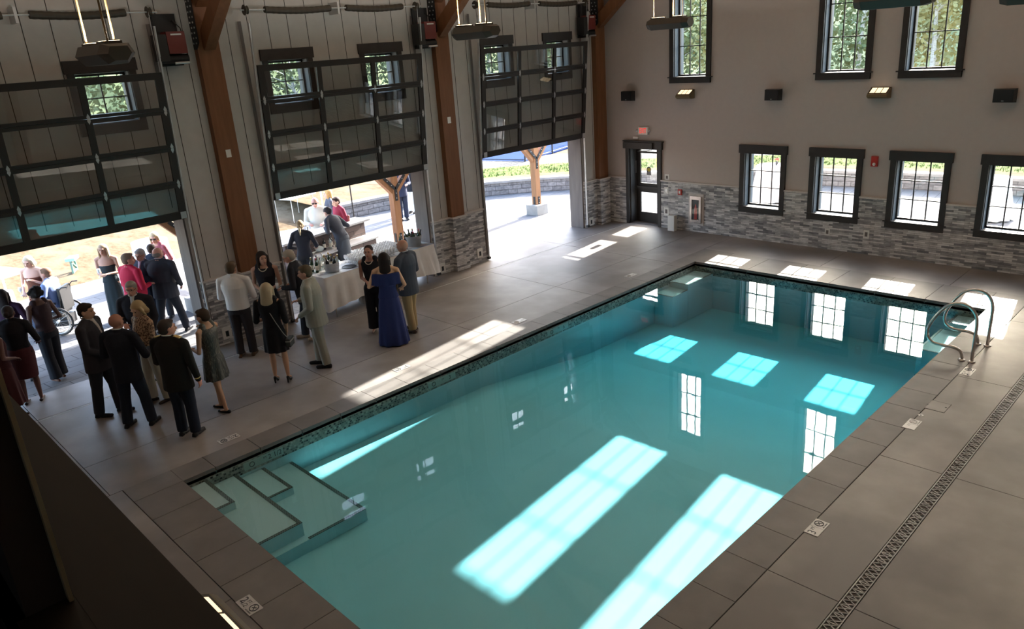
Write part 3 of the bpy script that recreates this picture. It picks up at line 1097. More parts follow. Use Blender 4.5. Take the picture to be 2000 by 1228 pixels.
def plate(name, x, z, w, h, label, cat, m='white', d=0.012, inner=None):
    t = empty(name, (x, -0.051 if z < WH else -0.001, z), 0, label, cat)
    MB().box(-w / 2, w / 2, -d, 0, -h / 2, h / 2).build('cover', m, t)
    if inner:
        MB().box(-w * .22, w * .22, -d - .008, -d, -h * .25, h * .25).build(*inner, t)
plate('control_panel', 2.02, 1.40, 0.14, 0.16, 'white keypad on the wall above the stone, right of the door', 'keypad', inner=('screen', 'jambgrey'))
plate('door_switch', 2.03, 1.05, 0.13, 0.18, 'white push switch on the stone right of the door', 'switch', inner=('button', 'bolt'))
plate('pull_station', 2.47, 1.04, 0.11, 0.15, 'small red fire alarm pull station on the stone wainscot', 'fire alarm', 'red', 0.04, inner=('handle', 'white'))
plate('outlet_cover', 2.03, 0.47, 0.15, 0.22, 'white outlet cover low on the stone beside the door', 'outlet', inner=('socket', 'jambgrey'))
plate('outlet_cover', 7.41, 0.47, 0.13, 0.20, 'white outlet cover on the stone between second and third window', 'outlet', inner=('socket', 'jambgrey'))
plate('outlet_cover', 6.52, 0.42, 0.12, 0.17, 'white outlet cover under the second window', 'outlet', inner=('socket', 'jambgrey'))
t = empty('fire_alarm', (7.44, 0, 2.11), 0, 'red fire alarm strobe on the wall between two windows', 'fire alarm')
MB().box(-.07, .07, -.05, -.001, -.11, .11).build('housing', 'red', t)
MB().ell((0, -.052, -.06), (.035, .03, .035), 12, 8).build('strobe', 'white', t)

t = empty('extinguisher_cabinet', (2.97, -0.05, 0.61), 0, 'chrome framed fire extinguisher cabinet set in the stone wall', 'cabinet')
MB().box(-.23, .23, -.02, .0, -.42, .42).build('mounting_frame', 'cap', t)
f = MB()
f.box(-.17, -.11, -.06, -.021, -.36, .36).box(.11, .17, -.06, -.021, -.36, .36).box(-.11, .11, -.06, -.021, .27, .36).box(-.11, .11, -.06, -.021, -.36, -.27)
d_ = f.build('door', 'chrome', t)
MB().box(-.11, .11, -.045, -.041, -.27, .27).build('pane', 'glass', d_)
MB().box(-.11, .11, -.0265, -.021, -.27, .27).build('lining', 'black', t)
MB().lathe([(0.0, -.24), (.04, -.24), (.042, .05), (.02, .11), (.012, .16), (0, .16)], (0, -.0, 0), 14).xf(Matrix.Translation((0.0, -.034, -.02)) @ Matrix.Diagonal((1, .12, 1, 1))).build('extinguisher', 'red', t)
t = empty('bollard_box', (2.33, -0.22, 0), 0, 'white square post standing on the floor by the stone wall', 'post')
MB().box(-.10, .10, -.07, .07, 0, .40).build('shaft', 'white', t)
MB().box(-.105, .105, -.075, .075, .40, .425).build('cap', 'white', t)

def wall_outlet_l(y, z, label):
    t = empty('floor_outlet', (0.051, y, z), 0, label, 'outlet')
    MB().box(0, .015, -.09, .09, -.12, .12).build('cover', 'white', t)
    MB().box(.015, .022, -.03, .03, -.07, .04).build('socket', 'black', t)
wall_outlet_l(-6.50, 0.16, 'white outlet box at the foot of the stone pier right of the bar table')
wall_outlet_l(-5.27, 0.24, 'white outlet box beside the sunlit threshold of the far opening')
wall_outlet_l(-0.92, 0.15, 'white outlet box on the stone near the corner by the exit door')
wall_outlet_l(-11.92, 0.22, 'white outlet box low on the stone pier behind the sleeveless woman')

# ------------------------------------------------------------------ trench drain, deck lids and depth markers
t = empty('trench_drain', (11.78, 0, 0), 0, 'long patterned trench drain running along the right side deck', 'drain')
MB().box(-.066, .066, NY + .01, -.01, -.09, -.012).build('channel', 'jambgrey', t)
gr = MB()
gr.box(-.066, -.055, NY + .01, -.01, -.02, .002).box(.055, .066, NY + .01, -.01, -.02, .002)
y = NY + 0.02
i = 0
while y < -0.1:
    a, b = (-.055, .055) if i % 2 else (.055, -.055)
    gr.beam((a, y, -.004), (b, y + 0.07, -.004), 0.011, 0.010)
    gr.beam((-a, y, -.004), (-b, y + 0.07, -.004), 0.010, 0.010)
    if i % 2 == 0:
        gr.beam((-.055, y, -.004), (.055, y, -.004), 0.012, 0.010)
    y += 0.07
    i += 1
gr.build('grate', 'drain', t)

def marker(x, y, rz, num, label, sup=None, faded=False, w=0.15, l=0.30):
    """ceramic depth tiles: number tile and no-diving tile"""
    t = empty('depth_marker', (x, y, 0.006 if y < -15 else 0.001), rz, label, 'depth marker')
    MB().box(-l / 2, -0.002, -w / 2, w / 2, 0.0005, 0.004).build('tile', 'seal', t)
    b = MB().box(0.002, l / 2, -w / 2, w / 2, 0.0005, 0.004).build('tile', 'seal', t)
    ink = 'chalk' if faded else 'ink'
    text('number', num, 0.125, ink, t, (-l * .36, 0.0, 0.0045), (0, 0, 0))
    text('unit', 'FT', 0.05, ink, t, (-l * .13, 0.025, 0.0045), (0, 0, 0))
    if sup:
        text('fraction', sup, 0.07, ink, t, (-l * .18, -0.03, 0.0045), (0, 0, 0))
    ring = MB().tube([(l * .26 + 0.045 * cos(2 * pi * i / 24), 0.012 + 0.045 * sin(2 * pi * i / 24), 0.005) for i in range(24)], 0.005, 6, closed=True)
    ring.beam((l * .26 - .03, 0.042, .005), (l * .26 + .03, -.018, .005), 0.008, 0.003)
    ring.beam((l * .26 - .02, 0.0, .005), (l * .26 + .022, 0.028, .005), 0.010, 0.003)
    ring.build('no_diving_symbol', ink, t)
    text('caption', 'NO DIVING', 0.020, ink, t, (l * .26, -0.055, 0.0045), (0, 0, 0))
marker(11.07, -10.55, pi / 2, '3', 'clear white 3 FT depth marker on the right side deck')
marker(11.08, -5.52, pi / 2, '5', 'depth marker tile beside the steel handrail feet')
marker(7.44, -15.21, 0, '2', 'white 2 1/2 FT depth marker on the near end deck', '1/2')
marker(3.86, -13.73, -pi / 2, '2', 'depth marker by the uniformed man on the left deck', '1/2')
marker(3.86, -10.62, -pi / 2, '3', 'depth marker lying in the sunlit strip of left deck')
marker(3.90, -7.80, -pi / 2, '4', 'depth marker beyond the sunlit strip on the left deck', faded=True)
marker(3.90, -4.2, -pi / 2, '5', 'small depth marker near the far left pool corner', faded=True)
marker(11.03, -7.65, pi / 2, '', 'faded pale marker tile beside the square deck lid', faded=True)
t = empty('access_cover', (11.10, -6.93, 0), 0, 'square concrete deck lid with two bolts on the right deck', 'access lid')
f = MB().box(-.135, .135, -.15, .15, .0005, .003)
f.build('plate', 'deck', t)
f = MB().box(-.14, -.135, -.155, .155, .0005, .0035).box(.135, .14, -.155, .155, .0005, .0035).box(-.135, .135, -.155, -.15, .0005, .0035).box(-.135, .135, .15, .155, .0005, .0035)
f.build('rim', 'joint', t)
for s in (-1, 1):
    MB().tube([(s * .11, s * .02, .003), (s * .11, s * .02, .006)], .012, 10).build('bolt', 'black', t)
t = empty('deck_socket', (11.03, -7.33, 0), 0, 'small round white socket cap set in the deck', 'deck cap')
MB().tube([(0, 0, 0.0005), (0, 0, .005)], .035, 16).build('cap', 'seal', t)
MB().tube([(0, 0, .005), (0, 0, .008)], .012, 10).build('bolt', 'ink', t)

# inlet depth letters on the waterline tiles of the left pool wall
def wl(y, s, label):
    t = empty('waterline_marker', (PX0 + bt, y, -0.0), 0, label, 'depth marker')
    MB().box(0.0005, .003, -.30, .30, -.235, -.115).build('tile', M['wl_tile'], t)
    text('number', s, 0.105, 'ink', t, (.0035, .17, -.178), (pi / 2, 0, pi / 2))
    text('unit', 'FT', 0.05, 'ink', t, (.0035, .02, -.165), (pi / 2, 0, pi / 2))
    MB().tube([(.004, -.18 + .035 * cos(2 * pi * i / 20), -.178 + .035 * sin(2 * pi * i / 20)) for i in range(20)], .005, 6, closed=True).build('no_diving_symbol', 'ink', t)
M['wl_tile'] = mat('waterline_number_tile', (0.30, 0.40, 0.36), 0.35)
wl(-13.55, '2 1/2', 'depth figures on the waterline tiles above the entry steps')
wl(-10.28, '3', 'depth figures on the waterline tiles below the sunlit deck')
wl(-7.35, '6', 'depth figures on the waterline tiles in the middle of the far side')

# ------------------------------------------------------------------ pool handrails
def rail(y, label):
    t = empty('pool_handrail', (0, y, 0), 0, label, 'handrail', 'stainless handrails')
    P = [(11.0, 0, 0.0), (11.0, 0, 0.20)]
    pts = [Vector((11.02, 0, 0.0)), Vector((11.02, 0, 0.30)), Vector((11.02, 0, 0.62)), Vector((10.98, 0, 0.78)), Vector((10.88, 0, 0.88)),
           Vector((10.74, 0, 0.90)), Vector((10.60, 0, 0.84)), Vector((10.50, 0, 0.72)), Vector((10.42, 0, 0.58)), Vector((10.36, 0, 0.42)), Vector((10.37, 0, 0.28)),
           Vector((10.45, 0, 0.20)), Vector((10.58, 0, 0.185)), Vector((10.74, 0, 0.185)), Vector((10.84, 0, 0.15)), Vector((10.88, 0, 0.07)), Vector((10.885, 0, 0.0))]
    # smooth the path
    sm = []
    for i in range(len(pts) - 1):
        p0, p1, p2, p3 = pts[max(i - 1, 0)], pts[i], pts[i + 1], pts[min(i + 2, len(pts) - 1)]
        for k_ in range(4):
            u = k_ / 4
            sm.append(0.5 * ((2 * p1) + (p2 - p0) * u + (2 * p0 - 5 * p1 + 4 * p2 - p3) * u * u + (-p0 + 3 * p1 - 3 * p2 + p3) * u ** 3))
    sm.append(pts[-1])
    MB().tube(sm, 0.024, 14).build('tube', 'chrome', t, True)
    for x_ in (11.02, 10.885):
        MB().lathe([(.025, .0), (.055, .0), (.055, .008), (.03, .022)], (x_, 0, 0.005), 18).build('escutcheon', 'chrome', t, True)
rail(-5.12, 'curved stainless pool handrail nearer the camera')
rail(-4.32, 'curved stainless pool handrail nearer the far wall')
# ------------------------------------------------------------------ people
def remeshed(mb, vox, smooth=2, name='tmp'):
    me = bpy.data.meshes.new(name)
    me.from_pydata([tuple(v) for v in mb.v], [], mb.f)
    me.update()
    ob = bpy.data.objects.new(name, me)
    COL.objects.link(ob)
    r = ob.modifiers.new('r', 'REMESH')
    r.mode = 'VOXEL'
    r.voxel_size = vox
    if smooth:
        s = ob.modifiers.new('s', 'SMOOTH')
        s.factor = 0.5
        s.iterations = smooth
    dg = bpy.context.evaluated_depsgraph_get()
    ev = ob.evaluated_get(dg)
    out = bpy.data.meshes.new_from_object(ev)
    bpy.data.objects.remove(ob)
    bpy.data.meshes.remove(me)
    out.polygons.foreach_set('use_smooth', [True] * len(out.polygons))
    return out

def rb(mb, name, m, parent, vox=0.012, smooth=2):
    me = remeshed(mb, vox, smooth)
    me.name = name
    me.materials.append(M[m] if isinstance(m, str) else m)
    ob = bpy.data.objects.new(name, me)
    COL.objects.link(ob)
    ob.parent = parent
    return ob

_mc = {}
def cmat(kind, col, rough=0.85):
    key = (kind, col, rough)
    if key not in _mc:
        m = mat(kind + '_%d' % len(_mc), col, rough, 0, 0.25)
        _mc[key] = m
    return _mc[key]

SK_L = (0.56, 0.34, 0.24)
SK_M = (0.46, 0.26, 0.17)
SK_R = (0.55, 0.27, 0.20)
NAVY = (0.018, 0.022, 0.040)
BLACK = (0.012, 0.012, 0.014)

def ik(S, Tt, L1, L2, pole):
    S = Vector(S); Tt = Vector(Tt)
    d = Tt - S
    D = min(d.length, (L1 + L2) * 0.995)
    d = d.normalized()
    a = (L1 * L1 - L2 * L2 + D * D) / (2 * D)
    hgt = math.sqrt(max(L1 * L1 - a * a, 0))
    p = Vector(pole) - d * Vector(pole).dot(d)
    if p.length < 1e-4:
        p = Vector((0, -1, 0))
    p.normalize()
    return S + d * a + p * hgt, S + d * D

def hand(mb, wr, d, up, s, curl, k=1.0):
    """palm, five separate fingers, thumb off the side. d forearm direction, up = back of the hand, s = side of thumb"""
    d = d.normalized()
    up = (up - d * up.dot(d)).normalized()
    side = d.cross(up).normalized() * s
    pc = wr + d * 0.045 * k
    mb.capsule(wr - d * .01, wr + d * .02, .024 * k, .026 * k, 8)
    for o in (-.027, -.009, .009, .027):
        mb.capsule(wr + d * .01 + side * o * .6, wr + d * .078 * k + side * o, .014 * k, .012 * k, 6)
    L = (0.062, 0.074, 0.078, 0.070)
    for i, o in enumerate((-.033, -.011, .012, .035)):
        b = wr + d * .080 * k + side * o
        d1 = (d * cos(curl * .5) - up * sin(curl * .5) + side * o * 3).normalized()
        d2 = (d * cos(curl * 1.3) - up * sin(curl * 1.3)).normalized()
        m_ = b + d1 * L[i] * .5 * k
        e_ = m_ + d2 * L[i] * .5 * k
        mb.capsule(b, m_, .0095 * k, .0085 * k, 6)
        mb.capsule(m_, e_, .0085 * k, .007 * k, 6)
    tb = wr + d * .025 * k + side * .026
    tm = tb + (d * .6 + side * .8 - up * .15).normalized() * .036 * k
    te = tm + (d * .85 + side * .35 - up * .4).normalized() * .030 * k
    mb.capsule(tb, tm, .012 * k, .010 * k, 6)
    mb.capsule(tm, te, .010 * k, .008 * k, 6)

def person(x, y, yaw, label, h=1.75, sex='m', girth=1.0, skin=SK_L, hair='short', haircol=(0.06, 0.04, 0.03),
           top='jacket', topcol=NAVY, bottom='trousers', botcol=NAVY, shoe='dress', shoecol=BLACK,
           armL=(-.05, .0, .0), armR=(.05, .0, .0), stance=0.10, stagger=0.0, lean=0.0, sway=0.0, headyaw=0.0, headpitch=0.0,
           collar=None, hem=None, glasses=False, sit=False, z=0.0, vox=0.012, extra=None, poleL=None, poleR=None, curl=0.9, pat=None, socks=None):
    """arm targets are wrist offsets from the hanging position at the hip (local: x right, y forward, z up, metres)"""
    t = empty('person', (x, y, z), radians(yaw), label, 'person')
    H = h
    fem = sex == 'f'
    sw = (0.112 if fem else 0.126) * H * (0.6 + 0.4 * girth)     # shoulder joint half width
    hipw = 0.052 * H
    g = girth
    hipz = 0.51 * H
    if sit:
        hipz = 0.53
    dz = hipz - 0.51 * H
    def up(p):                                                   # lean the trunk about the hips
        v = Vector(p) - Vector((0, 0, hipz))
        v = Matrix.Rotation(-lean, 3, 'X') @ v
        v = Matrix.Rotation(sway, 3, 'Y') @ v
        return v + Vector((0, 0, hipz))
    def U(fx, fy, fz_):                                          # fractions of the height, above the hip
        return up((fx * H, fy * H, fz_ * H + dz))
    UPR = Matrix.Rotation(sway, 3, 'Y') @ Matrix.Rotation(-lean, 3, 'X')
    # joints
    SL, SR = U(-sw / H, 0, .806), U(sw / H, 0, .806)
    hangL, hangR = U(-sw / H - .02, .01, .475), U(sw / H + .02, .01, .475)
    TL = hangL + Vector(armL)
    TR = hangR + Vector(armR)
    EL, WL_ = ik(SL, TL, .175 * H, .150 * H, poleL or (-.5, -.7, -.5))
    ER, WR_ = ik(SR, TR, .175 * H, .150 * H, poleR or (.5, -.7, -.5))
    if sit:
        legs = []
        for s in (-1, 1):
            hp = Vector((s * hipw, 0, hipz)); kn = Vector((s * (hipw + .05), .245 * H, hipz + .01)); an = Vector((s * (hipw + .04), .27 * H, 0.13))
            legs.append((hp, kn, an))
    else:
        legs = []
        for s in (-1, 1):
            hp = Vector((s * hipw, 0, hipz))
            an = Vector((s * stance, s * stagger, 0.045 * H + (0.06 if shoe == 'heel' else 0)))
            kn = (hp + an) / 2 + Vector((s * .004, .018 + s * stagger * .12, 0.01))
            legs.append((hp, kn, an))
    # ---------------- body, one continuous surface
    b = MB()
    wr_ = .080 * H if fem else .086 * H
    tor = [(.47, .090, .064), (.52, .096 if fem else .092, .070), (.58, .082 if fem else .090, .064), (.63, .074 if fem else .090, .062),
           (.69, .084 if fem else .096, .066), (.74, .094 if fem else .104, .070), (.785, .098 if fem else .110, .064), (.822, .082 if fem else .092, .048), (.848, .048, .036), (.865, .034, .034)]
    def trunk(mb, off=0.0, z0=0.0, z1=1.0, belly=0.0, n=20):
        rings = []
        for fz_, rx, ry in tor:
            if fz_ < z0 - 1e-6 or fz_ > z1 + 1e-6: continue
            gg = g if fz_ < .76 else (1 + (g - 1) * .5)
            bel = belly * H * max(0, 1 - abs(fz_ - .58) / .14)
            ring = []
            for k in range(n):
                a = 2 * pi * k / n
                px = (rx * H * gg + off) * cos(a)
                py = (ry * H * gg + off + (bel if sin(a) > 0 else 0)) * sin(a)
                if fem and .68 < fz_ < .76 and sin(a) > 0.2:
                    py += .018 * H * sin(a) * (1 - abs(fz_ - .72) / .05)
                ring.append(up((px, py, fz_ * H + dz)))
            rings.append(ring)
        mb.rings(rings)
    trunk(b, belly=max(0, g - 1.05) * .15)
    b.capsule(U(0, 0, .82), U(0, .012, .885), .035 * H, .032 * H, 12)
    for s in (-1, 1):
        b.capsule(U(s * .02, 0, .848), Vector(U(s * sw / H * .92, 0, .812)), .028 * H, .026 * H, 10)
    for S_, E_, W__, sg in ((SL, EL, WL_, -1), (SR, ER, WR_, 1)):
        af = 1.0 if not fem else .86
        b.capsule(S_, E_, .029 * H * af * (.7 + .3 * g), .023 * H * af, 10)
        b.capsule(E_, W__, .024 * H * af, .0155 * H * af, 10)
        b.ell(S_, (.033 * H * af,) * 3, 10, 6)
    # head: cranium, face, jaw, nose, ears
    hc = U(0, .014, .926)
    Hm = UPR @ Matrix.Rotation(radians(headyaw), 3, 'Z') @ Matrix.Rotation(radians(-headpitch), 3, 'X')
    hs = (H if H < 1.8 else 1.8) * 1.10
    def hp_(v):
        return hc + Hm @ (Vector(v) * hs)
    b.ell(hp_((0, -.004, .012)), (.043 * hs, .054 * hs, .050 * hs), 16, 10, Hm)
    b.ell(hp_((0, .016, -.018)), (.035 * hs, .036 * hs, .046 * hs), 14, 9, Hm)
    b.ell(hp_((0, .030, -.043)), (.020 * hs, .018 * hs, .016 * hs), 10, 6, Hm)
    b.capsule(hp_((0, .050, .006)), hp_((0, .062, -.018)), .006 * hs, .0095 * hs, 8)
    b.ell(hp_((0, .050, .016)), (.030 * hs, .008 * hs, .006 * hs), 10, 5, Hm)
    b.ell(hp_((0, .049, -.034)), (.014 * hs, .008 * hs, .005 * hs), 10, 5, Hm)
    for s in (-1, 1):
        b.ell(hp_((s * .044, -.002, -.006)), (.006 * hs, .012 * hs, .020 * hs), 8, 6, Hm)
    upv = Vector((0, 0, 1))
    for E_, W__, sg in ((EL, WL_, -1), (ER, WR_, 1)):
        d = (W__ - E_)
        back = Vector((sg, 0, .25)) if d.normalized().z < -.6 else Vector((0, .25, 1))
        side = 1
        dd = d.normalized()
        u_ = (back - dd * back.dot(dd)).normalized()
        sd = dd.cross(u_)
        want = Vector((0, 1, 0)) if d.normalized().z < -.6 else Vector((-sg, 0, .3))
        side = 1 if sd.dot(want) > 0 else -1
        hand(b, W__, dd, u_, side, curl, H / 1.75)
    lf = .92 if fem else 1.0
    for hp, kn, an in legs:
        b.capsule(hp, kn, .050 * H * lf * (.6 + .4 * g), .031 * H * lf, 12)
        b.capsule(kn, kn.lerp(an, .35), .031 * H * lf, .032 * H * lf, 12)
        b.capsule(kn.lerp(an, .3), an, .033 * H * lf, .019 * H * lf, 12)
        toe = .028 if shoe == 'heel' else .0
        b.capsule(an + Vector((0, -.015, -.02)), Vector((an.x, an.y + .10 * H / 1.75 * 1.1, an.z - .045 * H + .028 - (.035 if shoe == 'heel' else 0))), .026, .018, 8)
    body = rb(b, 'body', cmat('skin', skin, 0.6), t, vox * .9, 1)
    # eyes, brows and mouth
    for s in (-1, 1):
        MB().ell(hp_((s * .0165, .0475, .004)), (.0065 * hs, .004 * hs, .0035 * hs), 8, 5, Hm).build('eye', cmat('eye', (.03, .02, .02), .3), t, True)
        MB().ell(hp_((s * .0175, .0535, .0185)), (.0105 * hs, .003 * hs, .0018 * hs), 8, 4, Hm).build('eyebrow', cmat('hair', tuple(c * .8 for c in haircol)), t, True)
    MB().ell(hp_((0, .0555, -.034)), (.0125 * hs, .0045 * hs, .0032 * hs), 8, 4, Hm).build('mouth', cmat('lips', (.38, .10, .09) if fem else (.35, .15, .12), .5), t, True)
    if glasses:
        gl = MB()
        for s in (-1, 1):
            if glasses == 'sun':
                gl.ell(hp_((s * .019, .058, .004)), (.016 * hs, .003, .011 * hs), 12, 5, Hm)
            else:
                gl.tube([hp_((s * .019 + .014 * cos(q * pi / 6), .058, .004 + .010 * sin(q * pi / 6))) for q in range(12)], .0014, 6, closed=True)
        gl.beam(hp_((-.006, .059, .006)), hp_((.006, .059, .006)), .004, .004)
        for s in (-1, 1):
            gl.beam(hp_((s * .035, .056, .007)), hp_((s * .046, -.005, .006)), .004, .004)
        gl.build('glasses', 'black', t)
    # ---------------- hair
    hcol = cmat('hair', haircol, .75)
    if hair != 'bald':
        m_ = MB()
        if hair == 'short':
            m_.ell(hp_((0, -.010, .020)), (.0475 * hs, .055 * hs, .049 * hs), 16, 10, Hm)
            m_.ell(hp_((0, -.026, -.008)), (.043 * hs, .036 * hs, .036 * hs), 14, 8, Hm)
            m_.ell(hp_((0, .018, .046)), (.036 * hs, .034 * hs, .018 * hs), 12, 7, Hm)
        elif hair == 'fringe':                                   # balding, cropped sides
            m_.ell(hp_((0, -.022, -.004)), (.0465 * hs, .040 * hs, .034 * hs), 14, 8, Hm)
        elif hair == 'curly':
            rnd = random.Random(int(x * 100))
            m_.ell(hp_((0, -.014, .018)), (.054 * hs, .060 * hs, .054 * hs), 16, 10, Hm)
            for _ in range(26):
                a, e = rnd.uniform(0, 2 * pi), rnd.uniform(-.5, 1.4)
                px, py, pz = .052 * cos(a) * cos(e), -.016 + .056 * sin(a) * cos(e), .018 + .050 * sin(e)
                if py > .02 and pz < .03: continue
                m_.ell(hp_((px, py, pz)), (.016 * hs,) * 3, 8, 5, Hm)
        elif hair == 'bun':
            m_.ell(hp_((0, -.012, .020)), (.047 * hs, .055 * hs, .048 * hs), 16, 10, Hm)
            m_.ell(hp_((0, -.062, .004)), (.024 * hs, .020 * hs, .024 * hs), 12, 7, Hm)
            m_.ell(hp_((0, -.028, -.008)), (.041 * hs, .034 * hs, .032 * hs), 14, 8, Hm)
        elif hair in ('long', 'bob'):
            m_.ell(hp_((0, -.012, .020)), (.050 * hs, .058 * hs, .051 * hs), 16, 10, Hm)
            lowz = -.15 if hair == 'long' else -.075
            rings = []
            for f_, wx, wy in ((0.0, .050, .046), (.35, .052, .040), (.7, .055, .032), (1.0, .040, .022)):
                zz = .01 + (lowz - .01) * f_
                cen = hp_((0, -.026 - .008 * f_, zz)) if f_ < .5 else hp_((0, -.034 - .012 * f_, zz))
                rings.append([cen + Hm @ Vector((wx * hs * cos(2 * pi * k / 14) * (1 + .05 * sin(5 * k)), wy * hs * sin(2 * pi * k / 14), 0)) for k in range(14)])
            m_.rings(rings)
            for s in (-1, 1):
                m_.capsule(hp_((s * .043, .012, .018)), hp_((s * .050, .006, max(lowz * .75, -.10))), .014 * hs, .012 * hs, 8)
        rb(m_, 'hair', hcol, t, vox * .9, 1)
    # ---------------- clothing
    def legs_cloth(mb, off=.020, wide=0.0, zend=None):
        for hp, kn, an in legs:
            mb.capsule(hp, kn, .056 * H * (.6 + .4 * g) + off * .5, .040 * H + off * .6 + wide * .4, 12)
            e_ = an + Vector((0, -.005, -.010))
            mb.tube([kn + (kn - e_).normalized() * .02, kn, kn.lerp(e_, .5), e_], [.034 * H + off * .5 + wide * .4, .038 * H + off * .6 + wide * .4,
                     .038 * H + off * .6 + wide * .6, .034 * H + off * .8 + wide], 12)
            if not sit:
                mb.ell(kn.lerp(e_, .85), (.03 * H + wide, .032 * H + wide, .012), 10, 5)
    def sleeves(mb, off=.014, upto=1.0, ror=1.0):
        for S_, E_, W__ in ((SL, EL, WL_), (SR, ER, WR_)):
            af = 1.0 if not fem else .86
            r1, r2, r3 = (.031 * H * af * (.7 + .3 * g) + off), (.025 * H * af + off), (.0165 * H * af + off)
            mb.ell(S_, (r1 * .98,) * 3, 10, 6)
            if upto <= .5:
                mb.capsule(S_, S_.lerp(E_, upto * 2), r1, r2 + .01 * ror, 10)
            else:
                mb.capsule(S_, E_, r1, r2, 10)
                mb.capsule(E_, E_.lerp(W__, (upto - .5) * 2), r2, r3, 10)
    tm_ = pat or cmat('fabric', topcol)
    bm_ = cmat('fabric', botcol)
    if bottom == 'trousers' or top == 'jumpsuit':
        c_ = MB()
        wide = .03 if top == 'jumpsuit' else 0.0
        legs_cloth(c_, .020, wide)
        rings = []
        c_.ell((0, 0, hipz + .005), (.094 * H * g, .072 * H * g, .06 * H), 14, 8)
        trunk(c_, .012, .47, .60, belly=max(0, g - 1.05) * .15)
        rb(c_, 'trousers', bm_, t, vox, 2)
    if top in ('jacket', 'blouse', 'shirt', 'polo'):
        c_ = MB()
        off = {'jacket': .030, 'blouse': .020, 'shirt': .022, 'polo': .018}[top]
        trunk(c_, off, .52, .85, belly=max(0, g - 1.05) * .15)
        for s in (-1, 1):
            c_.capsule(U(s * .022, 0, .846), U(s * sw / H * .90, 0, .815), .030 * H + off * .4, .028 * H + off * .5, 10)
        if top == 'jacket':
            ring0 = []
            rings = []
            for fz_, rx, ry in ((.425, .116, .090), (.48, .112, .088), (.53, .108, .084), (.60, .104, .080)):
                rings.append([up((rx * H * g * cos(2 * pi * k / 20), ry * H * g * sin(2 * pi * k / 20), fz_ * H + dz)) for k in range(20)])
            if not sit:
                c_.rings(rings)
        elif top == 'blouse':
            rings = []
            for fz_, rx, ry in ((.475, .100, .076), (.53, .092, .072), (.60, .086, .064)):
                rings.append([up((rx * H * g * cos(2 * pi * k / 20), ry * H * g * sin(2 * pi * k / 20), fz_ * H + dz)) for k in range(20)])
            c_.rings(rings)
        sleeves(c_, .016 if top == 'jacket' else .015, {'jacket': .97, 'blouse': .75, 'shirt': .95, 'polo': .30}[top])
        c_.capsule(U(0, -.016, .825), U(0, -.014, .858), .036 * H, .026 * H, 10)
        rb(c_, {'jacket': 'jacket', 'blouse': 'blouse', 'shirt': 'shirt', 'polo': 'shirt'}[top], tm_, t, vox, 2)
        if collar:
            cl = MB().tube([U(.040 * cos(a), .004 + .042 * sin(a), .872 - .010 * sin(a)) for a in [2 * pi * i / 16 for i in range(16)]], .009, 8, closed=True)
            fr = MB()
            if top == 'jacket':
                rings = []
                for fz_, w_ in ((.862, .020), (.80, .015), (.74, .009), (.69, .003)):
                    yy = {.862: .046, .80: .078, .74: .093, .69: .092}[fz_] * (1 if fz_ > .83 else (.75 + .25 * g))
                    rings.append([U(-w_, yy, fz_), U(w_, yy, fz_), U(w_, yy - .02, fz_), U(-w_, yy - .02, fz_)])
                cl.rings(rings)
            cl.build('collar', cmat('fabric', collar), t, True)
    if top in ('dress', 'sleeveless', 'jumpsuit', 'strapless', 'gown', 'dress_sleeved'):
        c_ = MB()
        z1 = {'strapless': .745, 'gown': .79}.get(top, .83)
        trunk(c_, .012, .52, z1, belly=max(0, g - 1.05) * .15)
        if top in ('dress', 'sleeveless', 'jumpsuit', 'dress_sleeved'):
            for s in (-1, 1):
                c_.capsule(U(s * .070, 0, .795), U(s * .055, 0, .846), .040 * H, .034 * H, 10)
        if top == 'dress_sleeved':
            sleeves(c_, .016, .55)
        if top == 'gown':                                        # draped off-shoulder flounce
            rings = []
            for fz_, e_, fa in ((.790, .050, 0), (.755, .066, .02), (.70, .064, .04), (.665, .072, .06)):
                rings.append([U((sw / H + e_ * .55) * cos(2 * pi * k / 40) * (1 + fa * sin(10 * 2 * pi * k / 40)),
                                (.062 + e_ * .35) * sin(2 * pi * k / 40) * (1 + fa * sin(10 * 2 * pi * k / 40)), fz_) for k in range(40)])
            c_.rings(rings)
        rb(c_, 'bodice', tm_, t, vox, 2)
    if top in ('dress', 'strapless', 'gown', 'dress_sleeved') or bottom == 'skirt':
        hz = hem if hem is not None else .30
        flare = {'gown': .150, 'strapless': .115, 'dress': .125, 'dress_sleeved': .110}.get(top, .085)
        if bottom == 'skirt':
            flare = .080
        fol = 9 if flare > .1 else 5
        secs = []
        for f_ in (0, .12, .3, .55, .8, 1.0):
            fz_ = .60 + (hz - .60) * f_
            base_r = .082 + (.104 - .082) * min(1, f_ * 4)
            r_ = base_r + (flare - .104) * max(0, f_ - .2) / .8
            if bottom == 'skirt':
                r_ = [.084, .100, .106, .100, .094, .088][(0, .12, .3, .55, .8, 1.0).index(f_)]
            secs.append((fz_ * H, 0, 0, r_ * H * g, r_ * H * .80 * g, .07 * f_ if bottom != 'skirt' else .01))
        c_ = MB().loft(secs, 54, 0, fol, 0.4)
        rb(c_, 'skirt', bm_ if bottom == 'skirt' else tm_, t, vox, 1)
